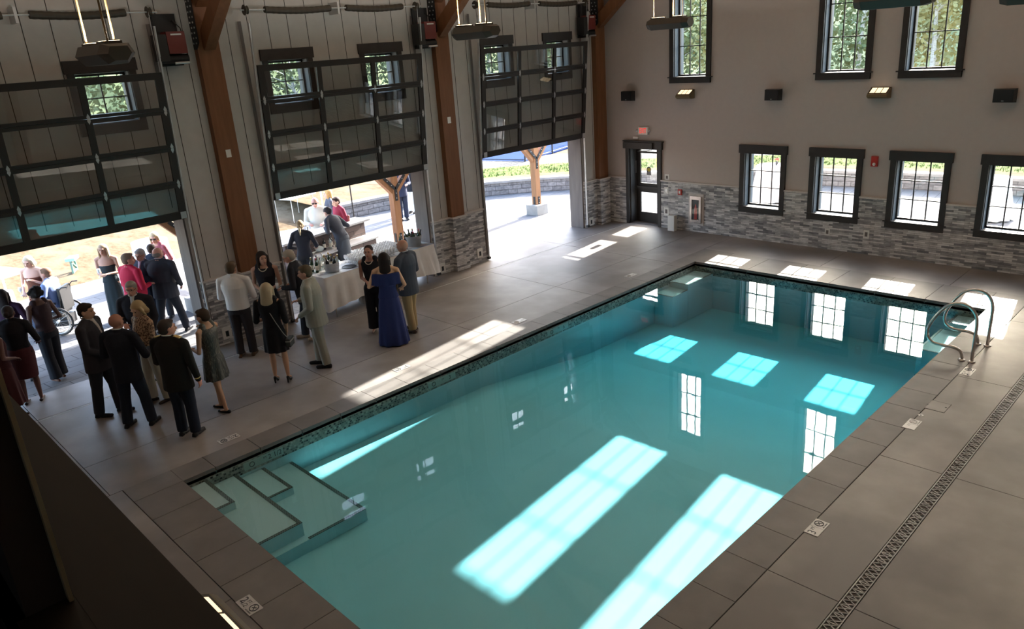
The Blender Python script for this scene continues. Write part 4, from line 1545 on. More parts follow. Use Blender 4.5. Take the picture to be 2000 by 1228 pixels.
    # ---------------- shoes
    for i, (hp, kn, an) in enumerate(legs):
        s_ = MB()
        L = .27 * H / 1.78 * (.9 if fem else 1)
        zf = an.z - .045 * H if not sit else an.z - .06
        if shoe == 'heel':
            zf = 0.0
            s_.capsule((an.x, an.y - .035, an.z - .035), (an.x, an.y + .07, .022), .026, .020, 10)
            s_.capsule((an.x, an.y + .07, .020), (an.x, an.y + .13, .018), .024, .016, 10)
            s_.tube([(an.x, an.y - .045, an.z - .03), (an.x, an.y - .05, .002)], [.022, .014], 8)
        elif shoe == 'flat':
            s_.capsule((an.x, an.y - .05, zf + .025), (an.x, an.y + .14, zf + .02), .030, .020, 10)
        elif shoe == 'boot':
            s_.capsule((an.x, an.y, an.z + .10), (an.x, an.y - .01, an.z - .01), .045, .042, 12)
            s_.capsule((an.x, an.y - .03, zf + .035), (an.x, an.y + .15, zf + .025), .036, .026, 10)
            s_.box(an.x - .03, an.x + .03, an.y - .07, an.y - .01, zf, zf + .04)
        else:
            s_.capsule((an.x, an.y - .045, zf + .040), (an.x, an.y + L - .11, zf + .030), .040, .030, 10)
            s_.capsule((an.x, an.y + .03, zf + .06), (an.x, an.y + .01, zf + .085), .036, .036, 10)
            s_.box(an.x - .032, an.x + .032, an.y - .08, an.y - .01, zf + .001, zf + .03)
            s_.box(an.x - .034, an.x + .034, an.y + .02, an.y + L - .10, zf + .001, zf + .02)
        rb(s_, 'shoe', cmat('leather', shoecol, .35), t, .009, 1)
    if extra:
        extra(t, dict(H=H, U=U, hp=hp_, WL=WL_, WR=WR_, SL=SL, SR=SR, EL=EL, ER=ER, legs=legs, Hm=Hm, hipz=hipz))
    t['joints'] = 0
    del t['joints']
    return t, dict(WL=WL_, WR=WR_, U=U)

def world_of(t, p):
    return Vector(t.location) + Matrix.Rotation(t.rotation_euler.z, 3, 'Z') @ Vector(p)

def drink(p, label, wine=False, col='wineglass'):
    t = empty('wine_glass' if wine else 'tumbler', p, 0, label, 'glass')
    if wine:
        MB().lathe([(.003, .0), (.030, .001), (.030, .003), (.004, .008), (.004, .07), (.018, .09), (.034, .12), (.032, .16), (.028, .18)], (0, 0, -.09), 14).build('bowl', col, t, True)
    else:
        MB().lathe([(.001, 0), (.026, 0), (.031, .10), (.028, .10), (.024, .01)], (0, 0, -.05), 14).build('cup', col, t, True)
        MB().lathe([(.001, .012), (.024, .012), (.027, .06), (.001, .06)], (0, 0, -.05), 14).build('drink', M['amber'], t, True)
    return t
M['amber'] = mat('drink_amber', (0.5, 0.22, 0.08), 0.2)

def necklace(col=(0.75, 0.70, 0.62)):
    def f(t, J):
        U = J['U']
        pts = []
        for i in range(17):
            a = -1.15 + 2.3 * i / 16
            pts.append(U(.045 * sin(a), .052 + .030 * cos(a), .835 - .050 * (cos(a) - .35)))
        m_ = MB()
        for p in pts:
            m_.ell(p, (.009, .009, .009), 6, 4)
        m_.build('necklace', cmat('pearl', col, .3), t, True)
    return f

# --- printed fabrics
M['print_tan'] = noisy('printed_blouse', (0.10, 0.05, 0.03), (0.46, 0.30, 0.19), 38, 3, 0.85, lo=.42, hi=.55, wp=False)
M['print_dark'] = noisy('striped_silver_dress', (0.035, 0.035, 0.032), (0.20, 0.19, 0.15), 14, 2, 0.45, (8, 8, .7), lo=.5, hi=.75, wp=False)

def epaulettes(t, J):
    U = J['U']
    for s in (-1, 1):
        MB().beam(U(s * .060, .002, .868), U(s * .112, .002, .856), .055, .016).build('shoulder_board', cmat('gold', (.62, .48, .20), .4), t)
    for E_, W_ in ((J['EL'], J['WL']), (J['ER'], J['WR'])):
        a, b = E_.lerp(W_, .80), E_.lerp(W_, .86)
        MB().tube([a, b], .0165 * J['H'] + .017, 14).build('cuff_band', cmat('gold', (.62, .48, .20), .4), t)

# ===== inside, by the pool (feet positions unprojected from the photo)
P = {}
P['A'] = person(1.50, -14.56, -42, 'tall man in dark suit in profile facing right, left of the bald man in black', 1.86, girth=1.12, hair='short', haircol=(.035, .025, .02), collar=(.5, .45, .42),
       topcol=(.028, .026, .032), botcol=(.020, .022, .030), armR=(-.16, .20, .16), armL=(.16, .20, .16), stance=.09, stagger=-.13, headpitch=4)
P['B'] = person(2.32, -14.40, 38, 'bald man seen from behind in short black jacket and navy trousers', 1.80, girth=1.05, hair='bald', skin=(.40, .19, .13), collar=(.6, .58, .55),
       topcol=(.012, .014, .022), botcol=(.014, .020, .034), armR=(-.02, .24, .30), armL=(.06, .24, .28), stance=.17, stagger=.05, headyaw=-8)
P['C'] = person(3.27, -14.04, 32, 'man in dark army dress uniform with gold shoulder boards, back to camera', 1.80, girth=1.10, hair='short', haircol=(.05, .035, .03), skin=SK_R, collar=(.7, .68, .64),
       topcol=(.014, .013, .012), botcol=(.012, .016, .030), armL=(.10, .26, .30), armR=(.03, .04, .0), stance=.11, headyaw=-30, extra=epaulettes)
def clutch(t, J):
    w = J['WL'] + Vector((.02, .07, -.02))
    MB().box(w.x - .02, w.x + .12, w.y - .03, w.y + .03, w.z - .06, w.z + .06).build('phone_and_purse', cmat('purse', (.02, .02, .025), .5), t)
P['D'] = person(2.88, -13.34, 118, 'woman in sleeveless silvery dark dress drinking, beside the uniformed man', 1.68, 'f', 0.98, (.50, .29, .19), 'short', (.05, .03, .02), 'dress', (.04, .04, .035),
       'none', shoe='flat', armR=(-.14, .15, .57), armL=(.10, .22, .26), stance=.07, stagger=.10, hem=.335, pat=M['print_dark'], headpitch=8, poleR=(.8, .3, -.6))
def cl_e(t, J):
    c = (J['WL'] + J['WR']) / 2 + Vector((.0, .06, .02))
    MB().beam(c + Vector((-.15, 0, .05)), c + Vector((.15, .02, -.04)), .05, .14, (0, .3, 1)).build('clutch_bag', cmat('purse', (.50, .36, .25), .5), t)
P['E'] = person(1.66, -13.84, 192, 'blonde woman in patterned tan blouse holding a tan clutch', 1.72, 'f', 1.0, (.55, .35, .25), 'bob', (.42, .30, .16), 'blouse', (.4, .3, .2),
       'trousers', (.42, .38, .30), 'boot', (.03, .022, .02), armR=(-.24, .22, .36), armL=(.22, .20, .34), stance=.12, stagger=.05, pat=M['print_tan'], headpitch=22, headyaw=14, extra=cl_e)
P['F'] = person(0.55, -13.55, 235, 'grey-haired man in dark blazer behind the blonde woman in patterned blouse', 1.78, girth=1.05, hair='short', haircol=(.30, .27, .24), skin=SK_R, collar=(.55, .53, .5),
       topcol=(.022, .022, .030), armR=(-.10, .22, .26), armL=(.06, .1, .05), headpitch=8, glasses=True)
P['S'] = person(1.00, -12.00, 46, 'man in white shirt and dark trousers, back to camera by the stone pier', 1.80, girth=1.12, hair='short', haircol=(.10, .065, .04), skin=(.45, .24, .16), collar=(.75, .72, .70), top='shirt', topcol=(.72, .69, .68),
       botcol=(.030, .026, .030), armR=(-.10, .26, .30), armL=(.10, .26, .28), stance=.11, stagger=.03, headyaw=-12, shoecol=(.10, .055, .03))
P['T'] = person(0.72, -11.25, 232, 'long-haired woman in black sleeveless dress and necklace facing the camera by the pier', 1.78, 'f', 1.04, (.52, .30, .22), 'long', (.025, .018, .016), 'dress', (.018, .016, .022),
       'none', shoe='flat', armR=(-.14, .16, .24), armL=(.14, .18, .24), hem=.25, headyaw=30, extra=necklace((.62, .56, .45)))
def crossbag(t, J):
    U = J['U']
    MB().tube([U(-.04, .03, .835), U(.01, -.068, .76), U(.07, -.085, .64), U(.115, -.07, .53), U(.135, -.03, .46)], .006, 6).build('strap', cmat('strap', (.35, .33, .30), .4), t)
    c = U(.148, -.02, .425)
    MB().box(c.x - .035, c.x + .035, c.y - .10, c.y + .10, c.z - .07, c.z + .07).build('handbag', cmat('bag', (.045, .05, .05), .35), t)
    MB().box(c.x - .04, c.x + .04, c.y - .104, c.y + .104, c.z + .02, c.z + .035).build('bag_trim', cmat('strap', (.35, .33, .30), .4), t)
P['U'] = person(2.66, -12.20, 42, 'blonde woman in black off-shoulder dress and heels with a grey crossbody bag', 1.74, 'f', 1.02, (.55, .33, .22), 'long', (.42, .33, .22), 'dress_sleeved', (.010, .010, .013),
       'none', shoe='heel', armR=(-.04, .05, .06), armL=(.10, .20, .24), stance=.11, stagger=.0, hem=.33, extra=crossbag)
P['V'] = person(1.24, -10.80, 132, 'older man in dark suit and glasses leaning forward beside the track of the opening', 1.80, girth=.98, hair='short', haircol=(.36, .31, .26), skin=SK_R, collar=(.7, .68, .66),
       topcol=(.018, .018, .024), botcol=(.022, .024, .032), armR=(-.06, .30, .22), armL=(.04, .30, .26), lean=.20, stance=.08, stagger=.14, glasses=True, headpitch=12, shoecol=(.25, .17, .11))
P['W'] = person(2.62, -11.38, 138, 'man in light grey-green suit and black shoes facing left in profile', 1.84, girth=1.14, hair='short', haircol=(.10, .075, .05), skin=(.48, .26, .19), collar=(.72, .70, .68),
       topcol=(.29, .28, .245), botcol=(.27, .26, .225), armR=(-.10, .28, .30), armL=(.06, .20, .14), stance=.11, stagger=.08, lean=.05, sway=0, headpitch=2)
P['X'] = person(1.98, -9.74, 222, 'woman with hair up in black V-neck jumpsuit and pale necklace facing the camera', 1.72, 'f', 0.98, (.50, .28, .22), 'bun', (.03, .02, .02), 'jumpsuit', (.016, .018, .024),
       'trousers', (.012, .013, .018), 'flat', (.45, .33, .28), armR=(-.16, .18, .24), armL=(.12, .18, .24), stance=.10, extra=necklace())
P['Y'] = person(2.80, -9.98, 52, 'long dark-haired woman in floor-length royal blue off-shoulder gown', 1.74, 'f', 1.08, (.62, .38, .25), 'long', (.018, .012, .012), 'gown', (.022, .034, .125),
       'none', shoe='flat', shoecol=(.03, .045, .19), armL=(-.02, .24, .26), armR=(.02, .20, .18), hem=.008, headyaw=0)
P['Z'] = person(2.58, -9.36, 108, 'bald man in blue-grey blazer and khaki trousers beside the woman in blue gown', 1.82, girth=1.10, hair='bald', skin=(.50, .27, .20), collar=(.72, .72, .75), topcol=(.052, .062, .085),
       botcol=(.34, .25, .13), armR=(-.08, .24, .30), armL=(.06, .26, .28), stance=.09, stagger=.05, shoecol=(.06, .035, .025))
# ===== outside, beyond the nearest opening
P['G'] = person(-1.60, -12.88, 14, 'grey-haired man in a bright crimson shirt, back to camera', 1.80, girth=1.28, hair='short', haircol=(.22, .15, .11), skin=SK_R, top='shirt', topcol=(.50, .020, .060), botcol=(.02, .022, .03),
       armR=(-.10, .22, .28), armL=(.12, .22, .26), headyaw=-25, vox=.014)
P['H'] = person(-1.95, -12.50, 215, 'older man in glasses and dark blazer holding a camera, facing the crimson-shirted man', 1.76, girth=1.02, hair='short', haircol=(.30, .28, .28), skin=(.42, .24, .18), collar=(.35, .25, .32),
       topcol=(.022, .028, .050), armR=(-.14, .24, .40), armL=(.14, .24, .40), glasses=True, headpitch=10, vox=.014,
       extra=lambda t, J: MB().box(-.07, .07, J['WL'].y + .06, J['WL'].y + .14, J['WL'].z, J['WL'].z + .09).build('camera_body', 'black', t))
P['I'] = person(-1.62, -12.30, 40, 'heavyset man in charcoal suit standing legs apart with his back to camera', 1.78, girth=1.30, hair='fringe', haircol=(.20, .17, .15), skin=SK_R, collar=(.45, .35, .38), topcol=(.034, .036, .048),
       botcol=(.022, .025, .036), armR=(.0, .10, .12), armL=(.10, .20, .22), stance=.26, stagger=.05, headyaw=-15, vox=.014)
P['J'] = person(-3.42, -12.75, 232, 'long-haired woman in strapless dark gown holding a glass against the straw', 1.72, 'f', .98, (.42, .24, .18), 'long', (.34, .24, .15), 'strapless', (.020, .030, .036),
       'none', shoe='flat', armR=(-.16, .20, .30), armL=(.14, .20, .30), hem=.01, vox=.014)
P['K'] = person(-2.66, -12.05, 50, 'dark curly-haired person in navy top in front of the woman in rose dress', 1.66, 'f', 1.0, (.45, .27, .2), 'bun', (.07, .045, .035), 'blouse', (.018, .024, .045), 'trousers', (.02, .022, .03),
       armR=(.0, .1, .1), vox=.014)
P['L'] = person(-3.55, -11.62, 205, 'blonde woman in sunglasses and rose dress by the white cocktail table', 1.72, 'f', 1.0, (.60, .36, .28), 'bob', (.52, .42, .26), 'dress_sleeved', (.34, .10, .13),
       'none', shoe='flat', shoecol=(.6, .5, .45), armR=(-.05, .12, .10), armL=(.10, .12, .20), hem=.30, glasses='sun', headyaw=25, headpitch=14, vox=.014)
P['M'] = person(-4.02, -14.02, 228, 'light-haired woman in brown strapless dress standing by the man in a wheelchair', 1.68, 'f', 1.08, (.62, .38, .30), 'bob', (.50, .40, .28), 'strapless', (.15, .055, .035),
       'none', shoe='flat', armR=(-.06, .16, .16), armL=(.12, .20, .40), hem=.25, headpitch=16, vox=.014)
P['O'] = person(-0.88, -14.66, 112, 'woman with curly dark hair in long dark wide-leg jumpsuit, back to the camera', 1.72, 'f', 1.02, (.16, .09, .07), 'curly', (.014, .011, .010), 'jumpsuit', (.050, .030, .034), 'trousers', (.014, .016, .022),
       'flat', (.14, .06, .04), armR=(-.04, .18, .22), armL=(.06, .16, .20), stance=.09, stagger=.05)
P['P'] = person(-0.13, -15.25, 62, 'woman in dark top and burgundy pencil skirt with heels, back to camera', 1.70, 'f', 1.14, (.15, .08, .07), 'bun', (.03, .02, .02), 'blouse', (.012, .011, .014), 'skirt', (.070, .018, .022),
       'flat', (.02, .012, .012), armR=(.02, .14, .20), armL=(.06, .18, .20), stance=.10, stagger=.04, hem=.27)
P['Q'] = person(-1.30, -15.08, 60, 'person in dark purple top cut by the left edge of the view', 1.72, 'f', 1.1, (.2, .12, .1), 'long', (.02, .015, .015), 'blouse', (.035, .015, .040), 'trousers', (.02, .02, .025), armR=(.0, .15, .2))
P['R'] = person(0.28, -15.62, 20, 'figure in dark burgundy dress at the left edge behind the sill', 1.66, 'f', 1.1, (.14, .07, .06), 'bun', (.03, .02, .02), 'dress', (.060, .016, .018), 'none', shoe='flat', shoecol=(.03, .01, .01), hem=.14,
       armR=(-.04, .12, .20))
# ===== at the bars
def pony(t, J):
    hp_ = J['hp']
    MB().tube([hp_((0, -.055, .0)), hp_((0, -.072, -.04)), hp_((0, -.07, -.11))], [.020, .026, .012], 10).build('ponytail', cmat('hair', (.50, .42, .27), .75), t, True)
P['AA'] = person(-1.62, -9.12, 48, 'blonde bartender with a low ponytail in a black shirt, back to the camera', 1.68, 'f', 1.0, (.50, .32, .25), 'bun', (.30, .22, .13), 'shirt', (.020, .022, .032), 'trousers', (.02, .022, .028),
       armR=(.02, .18, .20), armL=(.02, .12, .22), extra=pony, vox=.014)
P['BB'] = person(-2.12, -7.78, 105, 'dark-haired bartender in grey-black shirt and apron bending over the stone counter', 1.76, 'f', 1.06, (.50, .32, .26), 'bun', (.025, .020, .022), 'shirt', (.055, .062, .078), 'trousers', (.06, .07, .085),
       armR=(.0, .34, .38), armL=(.02, .34, .36), lean=.50, vox=.014, stance=.12,
       extra=lambda t, J: rb(MB().loft([(.40, 0, .0, .19, .17), (.62, 0, .0, .185, .165), (.90, 0, .0, .165, .14), (1.0, 0, .02, .15, .13)], 30), 'apron', cmat('fabric', (.085, .10, .12)), t, .014))
P['CC'] = person(-3.42, -7.62, 232, 'bald man in sunglasses and white shirt at the outdoor counter', 1.80, girth=1.15, hair='bald', skin=(.62, .34, .28), top='shirt', topcol=(.72, .73, .68), botcol=(.10, .10, .12), collar=(.75, .74, .7),
       armR=(-.10, .30, .30), armL=(.10, .30, .30), lean=.10, glasses='sun', headpitch=6, vox=.014)
P['DD'] = person(-4.60, -6.52, 160, 'woman with long golden hair in grey top walking behind the counter', 1.70, 'f', 1.0, (.62, .40, .30), 'long', (.45, .28, .10), 'blouse', (.075, .080, .100), 'trousers', (.35, .33, .33), vox=.014)
P['EE'] = person(-3.32, -6.98, 178, 'dark-haired woman in burgundy top partly hidden behind the bending bartender', 1.70, 'f', 1.05, (.55, .35, .28), 'short', (.04, .025, .022), 'blouse', (.20, .020, .045), 'trousers', (.08, .03, .04),
       armR=(-.05, .25, .30), armL=(.05, .25, .30), lean=.12, vox=.014)
P['FF'] = person(-5.95, -3.10, 250, 'man in navy suit standing far off behind the cedar patio post', 1.80, hair='short', topcol=(.022, .028, .055), botcol=(.022, .028, .050), collar=(.7, .7, .7), armR=(-.10, .2, .3), armL=(.1, .2, .3), vox=.014)
P['GG'] = person(-6.55, -2.25, 200, 'person in dark jacket and white trousers half hidden by the door jamb', 1.72, girth=1.0, hair='short', topcol=(.015, .015, .02), botcol=(.75, .74, .72), vox=.014)

# drinks in hands
def at_hand(key, side, off, label, wine=False):
    t, J = P[key]
    p = world_of(t, J['WL' if side == 'L' else 'WR'] + Vector(off))
    drink(p, label, wine)
at_hand('J', 'R', (0, .10, .06), 'stemmed glass held by the woman in strapless gown', True)
at_hand('E', 'R', (-.02, .10, .05), 'tumbler held by the blonde woman in patterned blouse')
at_hand('M', 'R', (.0, .10, .05), 'stemmed glass held by the woman in brown dress', True)
at_hand('D', 'L', (.0, .11, .05), 'clear tumbler held low by the drinking woman')
at_hand('X', 'L', (-.02, .11, .05), 'stemmed glass in the hands of the woman in black jumpsuit', True)
at_hand('V', 'L', (.0, .10, .05), 'tumbler held by the older man leaning forward')
# ------------------------------------------------------------------ wheelchair and its user
M['crate'] = noisy('crate_wood', (0.10, 0.07, 0.045), (0.16, 0.11, 0.07), 3, 6, 0.8, (6, 6, 1))
def wheelchair(x, y, yaw):
    t = empty('wheelchair', (x, y, 0), radians(yaw), 'dark power wheelchair carrying the man in light blue jacket', 'wheelchair')
    for s in (-1, 1):
        w = MB()
        pts = [(s * .30, -.12 + .29 * cos(2 * pi * i / 28), .30 + .29 * sin(2 * pi * i / 28)) for i in range(28)]
        w.tube(pts, .022, 8, closed=True)
        wh = w.build('wheel', 'black', t, True)
        r = MB().tube([(s * .335, -.12 + .25 * cos(2 * pi * i / 28), .30 + .25 * sin(2 * pi * i / 28)) for i in range(28)], .008, 6, closed=True)
        r.build('push_rim', 'bolt', wh)
        sp = MB()
        for i in range(12):
            sp.tube([(s * .30, -.12, .30), (s * .30, -.12 + .28 * cos(2 * pi * i / 12), .30 + .28 * sin(2 * pi * i / 12))], .003, 4)
        sp.tube([(s * .27, -.12, .30), (s * .34, -.12, .30)], .03, 10)
        sp.build('spokes', 'bolt', wh)
        MB().tube([(s * .24, .38 + .085 * cos(2 * pi * i / 18), .095 + .085 * sin(2 * pi * i / 18)) for i in range(18)], .018, 8, closed=True).build('caster', 'black', t, True)
        MB().tube([(s * .24, .38, .10), (s * .24, .36, .30), (s * .24, .30, .42)], .012, 8).build('fork', 'steel_black', t)
        MB().box(s * .27 - .03, s * .27 + .03, -.14, .26, .66, .70).build('armrest', 'black', t)
        MB().tube([(s * .24, -.20, .46), (s * .24, -.27, .95), (s * .24, -.33, 1.00), (s * .24, -.44, 1.00)], .012, 8).build('push_handle', 'steel_black', t)
        MB().box(s * .12 - .08, s * .12 + .08, .42, .60, .07, .09).build('footplate', 'steel_black', t)
        MB().tube([(s * .12, .36, .40), (s * .12, .50, .09)], .012, 8).build('footrest_hanger', 'bolt', t)
    MB().box(-.23, .23, -.20, .26, .40, .47).build('seat', 'black', t)
    MB().box(-.22, .22, -.27, -.21, .48, .98).build('backrest', 'black', t)
    MB().box(-.20, .20, -.26, .20, .16, .36).build('battery_box', 'steel_black', t)
    MB().tube([(.30, .26, .70), (.30, .30, .78)], .01, 8).build('joystick', 'bolt', t)
WX0, WY0, WYAW = -3.85, -13.80, 140
wheelchair(WX0, WY0, WYAW)
P['N'] = person(WX0, WY0, WYAW, 'brown-haired man in light blue jacket sitting in a wheelchair', 1.78, girth=1.12, hair='short', haircol=(.16, .09, .055), skin=SK_R, collar=(.75, .74, .74), topcol=(.16, .22, .42),
       botcol=(.10, .13, .20), armR=(-.08, .28, .40), armL=(.08, .26, .34), sit=True, shoecol=(.05, .04, .04), vox=.014)
at_hand('N', 'R', (0, .1, .06), 'glass of drink raised by the seated man')

# ------------------------------------------------------------------ tables
def cocktail(x, y, label, r=.40, hgt=1.06, bar=True):
    t = empty('cocktail_table', (x, y, 0), 0, 'round table under ' + label, 'table')
    MB().lathe([(0.001, hgt - .03), (r - .01, hgt - .03), (r - .01, hgt - .004), (.001, hgt - .004)], n=24).build('tabletop', 'white', t)
    MB().lathe([(.02, .0), (.28, .0), (.26, .02), (.04, .05), (.03, hgt - .03)], n=16).build('pedestal', 'steel_black', t)
    n = 64
    rings = []
    for z_, rr, fa in ((hgt + .002, .02, 0), (hgt + .002, r - .02, 0), (hgt - .01, r + .006, 0), (hgt - .25, r + .01, .03), (hgt * .45, r + .06, .06), (.03, r + .14, .08)):
        rings.append([Vector((rr * (1 + fa * sin(11 * 2 * pi * k / n)) * cos(2 * pi * k / n), rr * (1 + fa * sin(11 * 2 * pi * k / n)) * sin(2 * pi * k / n), z_)) for k in range(n)])
    c = MB().rings(rings, caps=False)
    c.f.append(tuple(range(n)))
    o = c.build('tablecloth', 'cloth_out', None, True, (x, y, 0))
    tag(o, label, 'tablecloth')
cocktail(-6.05, -10.95, 'white floor-length cloth behind the blonde woman in rose dress', .42)
cocktail(-4.75, -14.75, 'white cloth at the left edge behind the man in wheelchair', .42, .90)
cocktail(2.75, 4.45, 'tall white cloth seen through the window nearest the exit door', .42, 1.10)
cocktail(8.62, 4.75, 'tall white cloth at the left of the fourth window', .42, 1.06)
t = empty('flower_vase', (2.95, 4.40, 1.104), 0, 'small vase of red flowers on the cloth outside the first window', 'vase')
MB().lathe([(.03, 0), (.04, .06), (.025, .12)], n=12).build('vase', 'bottle_dark', t, True)
f_ = MB()
for i in range(9):
    a = i * 2.4
    f_.ell((.05 * cos(a), .05 * sin(a), .16 + .02 * (i % 3)), (.022,) * 3, 8, 5)
f_.build('flowers', 'red', t)
t = empty('folding_table', (-6.75, -14.05, 0), radians(20), 'low white folding table on the straw at the left edge', 'table')
MB().box(-.7, .45, -.35, .35, .86, .90).build('tabletop', 'white', t)
for sx in (-.6, .35):
    for sy in (-.28, .28):
        MB().tube([(sx, sy, 0), (sx, sy, .86)], .014, 8).build('leg', 'bolt', t)
t = empty('drink_pitcher', (-4.78, -14.62, .905), 0, 'reddish drink and glasses on the white cloth at the left edge', 'pitcher')
MB().lathe([(.001, 0), (.05, 0), (.06, .08), (.045, .16), (.05, .19)], n=14).build('pitcher', M['amber'], t, True)

# long bar table inside the middle opening
BT = dict(x0=-.50, x1=0.62, y0=-10.12, y1=-6.98)
A_ = Vector((0.66, -10.05)); B_ = Vector((0.42, -7.02))
rot = math.atan2(B_.x - A_.x, B_.y - A_.y)
bx, by = 0.12, -8.50
t = empty('bar_table', (bx, by, 0), -rot, 'long table under the white cloth in the middle opening', 'table')
MB().box(-.38, .38, -1.50, 1.50, .86, .90).build('tabletop', 'white', t)
for sx in (-.3, .3):
    for sy in (-1.3, 0, 1.3):
        MB().tube([(sx, sy, 0), (sx, sy, .86)], .018, 8).build('leg', 'bolt', t)
c = MB()
n = 60
top, r1, r2, r3 = [], [], [], []
def bperim(i, off):
    # walk round a rounded rectangle
    hx, hy = .40 + off, 1.54 + off
    per = 4 * (hx + hy)
    s_ = i / n * per
    if s_ < 2 * hy: return Vector((hx, -hy + s_, 0))
    s_ -= 2 * hy
    if s_ < 2 * hx: return Vector((hx - s_, hy, 0))
    s_ -= 2 * hx
    if s_ < 2 * hy: return Vector((-hx, hy - s_, 0))
    s_ -= 2 * hy
    return Vector((-hx + s_, -hy, 0))
rings = []
n = 120
for z_, off, fa in ((.905, -.01, 0), (.895, .004, 0), (.70, .012, .012), (.45, .035, .022), (.20, .06, .030)):
    ring = []
    for i in range(n):
        p = bperim(i, off + fa * sin(i * 1.35))
        zz = z_
        if z_ < .5:
            zz = z_ + (.12 if z_ < .3 else .05) * sin(pi * (p.y + 1.6) / 3.2) * (1 if p.x > 0 else 0)
        p.z = zz
        ring.append(p)
    rings.append(ring)
c.rings(rings, caps=False)
c.f.append(tuple(range(n)))
o = c.build('tablecloth', 'cloth', None, True, (bx, by, 0))
o.rotation_euler = (0, 0, -rot)
tag(o, 'draped white cloth over the long bar table in the middle opening', 'tablecloth')
Rb = Matrix.Rotation(-rot, 3, 'Z')
def on_bar(u, v, z=0.906):
    p = Rb @ Vector((u, v, 0))
    return (bx + p.x, by + p.y, z)

# rows of stemmed glasses
g0 = empty('wine_glass', on_bar(-.3, -.6), 0, 'empty stemmed glass standing among the rows on the white bar table', 'glass', 'stemmed glasses in rows on the bar table')
MB().lathe([(.002, .0), (.030, .0015), (.004, .006), (.0035, .06), (.020, .078), (.034, .105), (.033, .14), (.028, .165), (.026, .165), (.031, .105), (.003, .075)], n=10).build('bowl', 'wineglass', g0, True)
first = True
rnd = random.Random(4)
for i in range(9):
    for j in range(17):
        if i >= 7 and j > 12: continue
        if i <= 1 and j < 4: continue
        o = g0 if first else copy_tree(g0)
        first = False
        o.location = on_bar(-.36 + i * .078 + rnd.uniform(-.006, .006), -.52 + j * .080 + rnd.uniform(-.006, .006))

# bottles and tubs
def bottle_mb(h=.31, r=.038, wine=True):
    if wine:
        return [(.001, 0), (r, .002), (r, h * .62), (r * .75, h * .70), (r * .38, h * .76), (r * .34, h * .97), (.001, h * .97)]
    return [(.001, 0), (r, .002), (r, h * .70), (r * .45, h * .82), (r * .40, h * .97), (.001, h * .97)]
def bottle(loc, label, m='bottle', cap='foil', tilt=0.0, az=0.0, h=.31, r=.038, wine=True, group=None):
    t = empty('bottle', loc, 0, label, 'bottle', group)
    t.rotation_euler = (tilt * cos(az), tilt * sin(az), 0)
    MB().lathe(bottle_mb(h, r, wine), n=14).build('glass_body', m, t, True)
    MB().lathe([(r * .42, h * .86), (r * .42, h), (.001, h)], n=10).build('cap', cap, t)
    MB().lathe([(r + .001, h * .16), (r + .001, h * .48)], n=14, caps=False).build('label', 'label', t)
    return t
def tub(loc, label, r=.20, hgt=.24):
    t = empty('ice_tub', loc, 0, label, 'tub')
    MB().lathe([(.001, 0), (r * .82, 0), (r * .88, hgt * .5), (r, hgt), (r + .012, hgt + .004), (r, hgt - .004), (r * .8, .012), (.001, .012)], n=28).build('bucket', 'galv', t, True)
    for s in (-1, 1):
        MB().tube([(s * (r + .002), -.04, hgt - .03), (s * (r + .03), -.03, hgt - .05), (s * (r + .03), .03, hgt - .05), (s * (r + .002), .04, hgt - .03)], .006, 6).build('handle', 'galv', t)
    MB().lathe([(.001, hgt * .78), (r * .93, hgt * .78)], n=24, caps=False).build('ice', M['ice'], t)
M['ice'] = noisy('ice', (0.5, 0.55, 0.58), (0.75, 0.8, 0.84), 30, 3, 0.3, bump=.5)
tp = Vector(on_bar(.08, 1.20))
tub(tp, 'galvanised tub of bottles at the right end of the white bar table')
for i in range(9):
    a = i * 2 * pi / 9 + .3
    rr = .11 if i < 7 else .03
    bottle(tp + Vector((rr * cos(a), rr * sin(a), .05)), 'dark bottle leaning in the right galvanised tub', ['bottle', 'bottle_dark'][i % 2], ['foil', 'black', 'foil_red'][i % 3],
           .28, a + pi / 2 + (.3 if i % 2 else -.2), group='bottles in the right tub')
bottle(on_bar(.02, .86), 'green wine bottle standing left of the right galvanised tub')
bottle(on_bar(.14, .90), 'second green bottle beside the right galvanised tub, nearer the camera', 'bottle_dark', 'black')
tp = Vector(on_bar(.12, -1.12))
tub(tp, 'galvanised tub among bottles at the left end of the bar table', .17, .20)
k_ = 0
for u, v, m, cp_ in ((-.25, -1.35, 'bottle', 'foil'), (-.18, -1.22, 'bottle_clear', 'white'), (-.30, -1.18, 'bottle_dark', 'black'), (-.12, -1.32, 'bottle', 'foil_red'), (-.20, -1.05, 'bottle', 'foil'),
                     (-.33, -1.02, 'bottle_clear', 'white'), (-.10, -.92, 'bottle_dark', 'black'), (-.26, -.90, 'bottle', 'foil')):
    bottle(on_bar(u, v), 'bottle standing in the cluster left on the white bar table', m, cp_, group='bottles on the left end of the bar')
for i in range(5):
    a = i * 2 * pi / 5
    bottle(tp + Vector((.08 * cos(a), .08 * sin(a), .04)), 'bottle chilling in the left galvanised tub', ['bottle_dark', 'bottle_clear'][i % 2], 'foil', .22, a + pi / 2, group='bottles in the left tub')
t = empty('serving_tray', on_bar(.16, -.72), 0.4, 'thin dark serving tray lying on the white bar table', 'tray')
MB().lathe([(.001, 0), (.13, 0), (.15, .012), (.145, .012), (.12, .004), (.001, .004)], n=24).build('dish', 'steel_black', t)

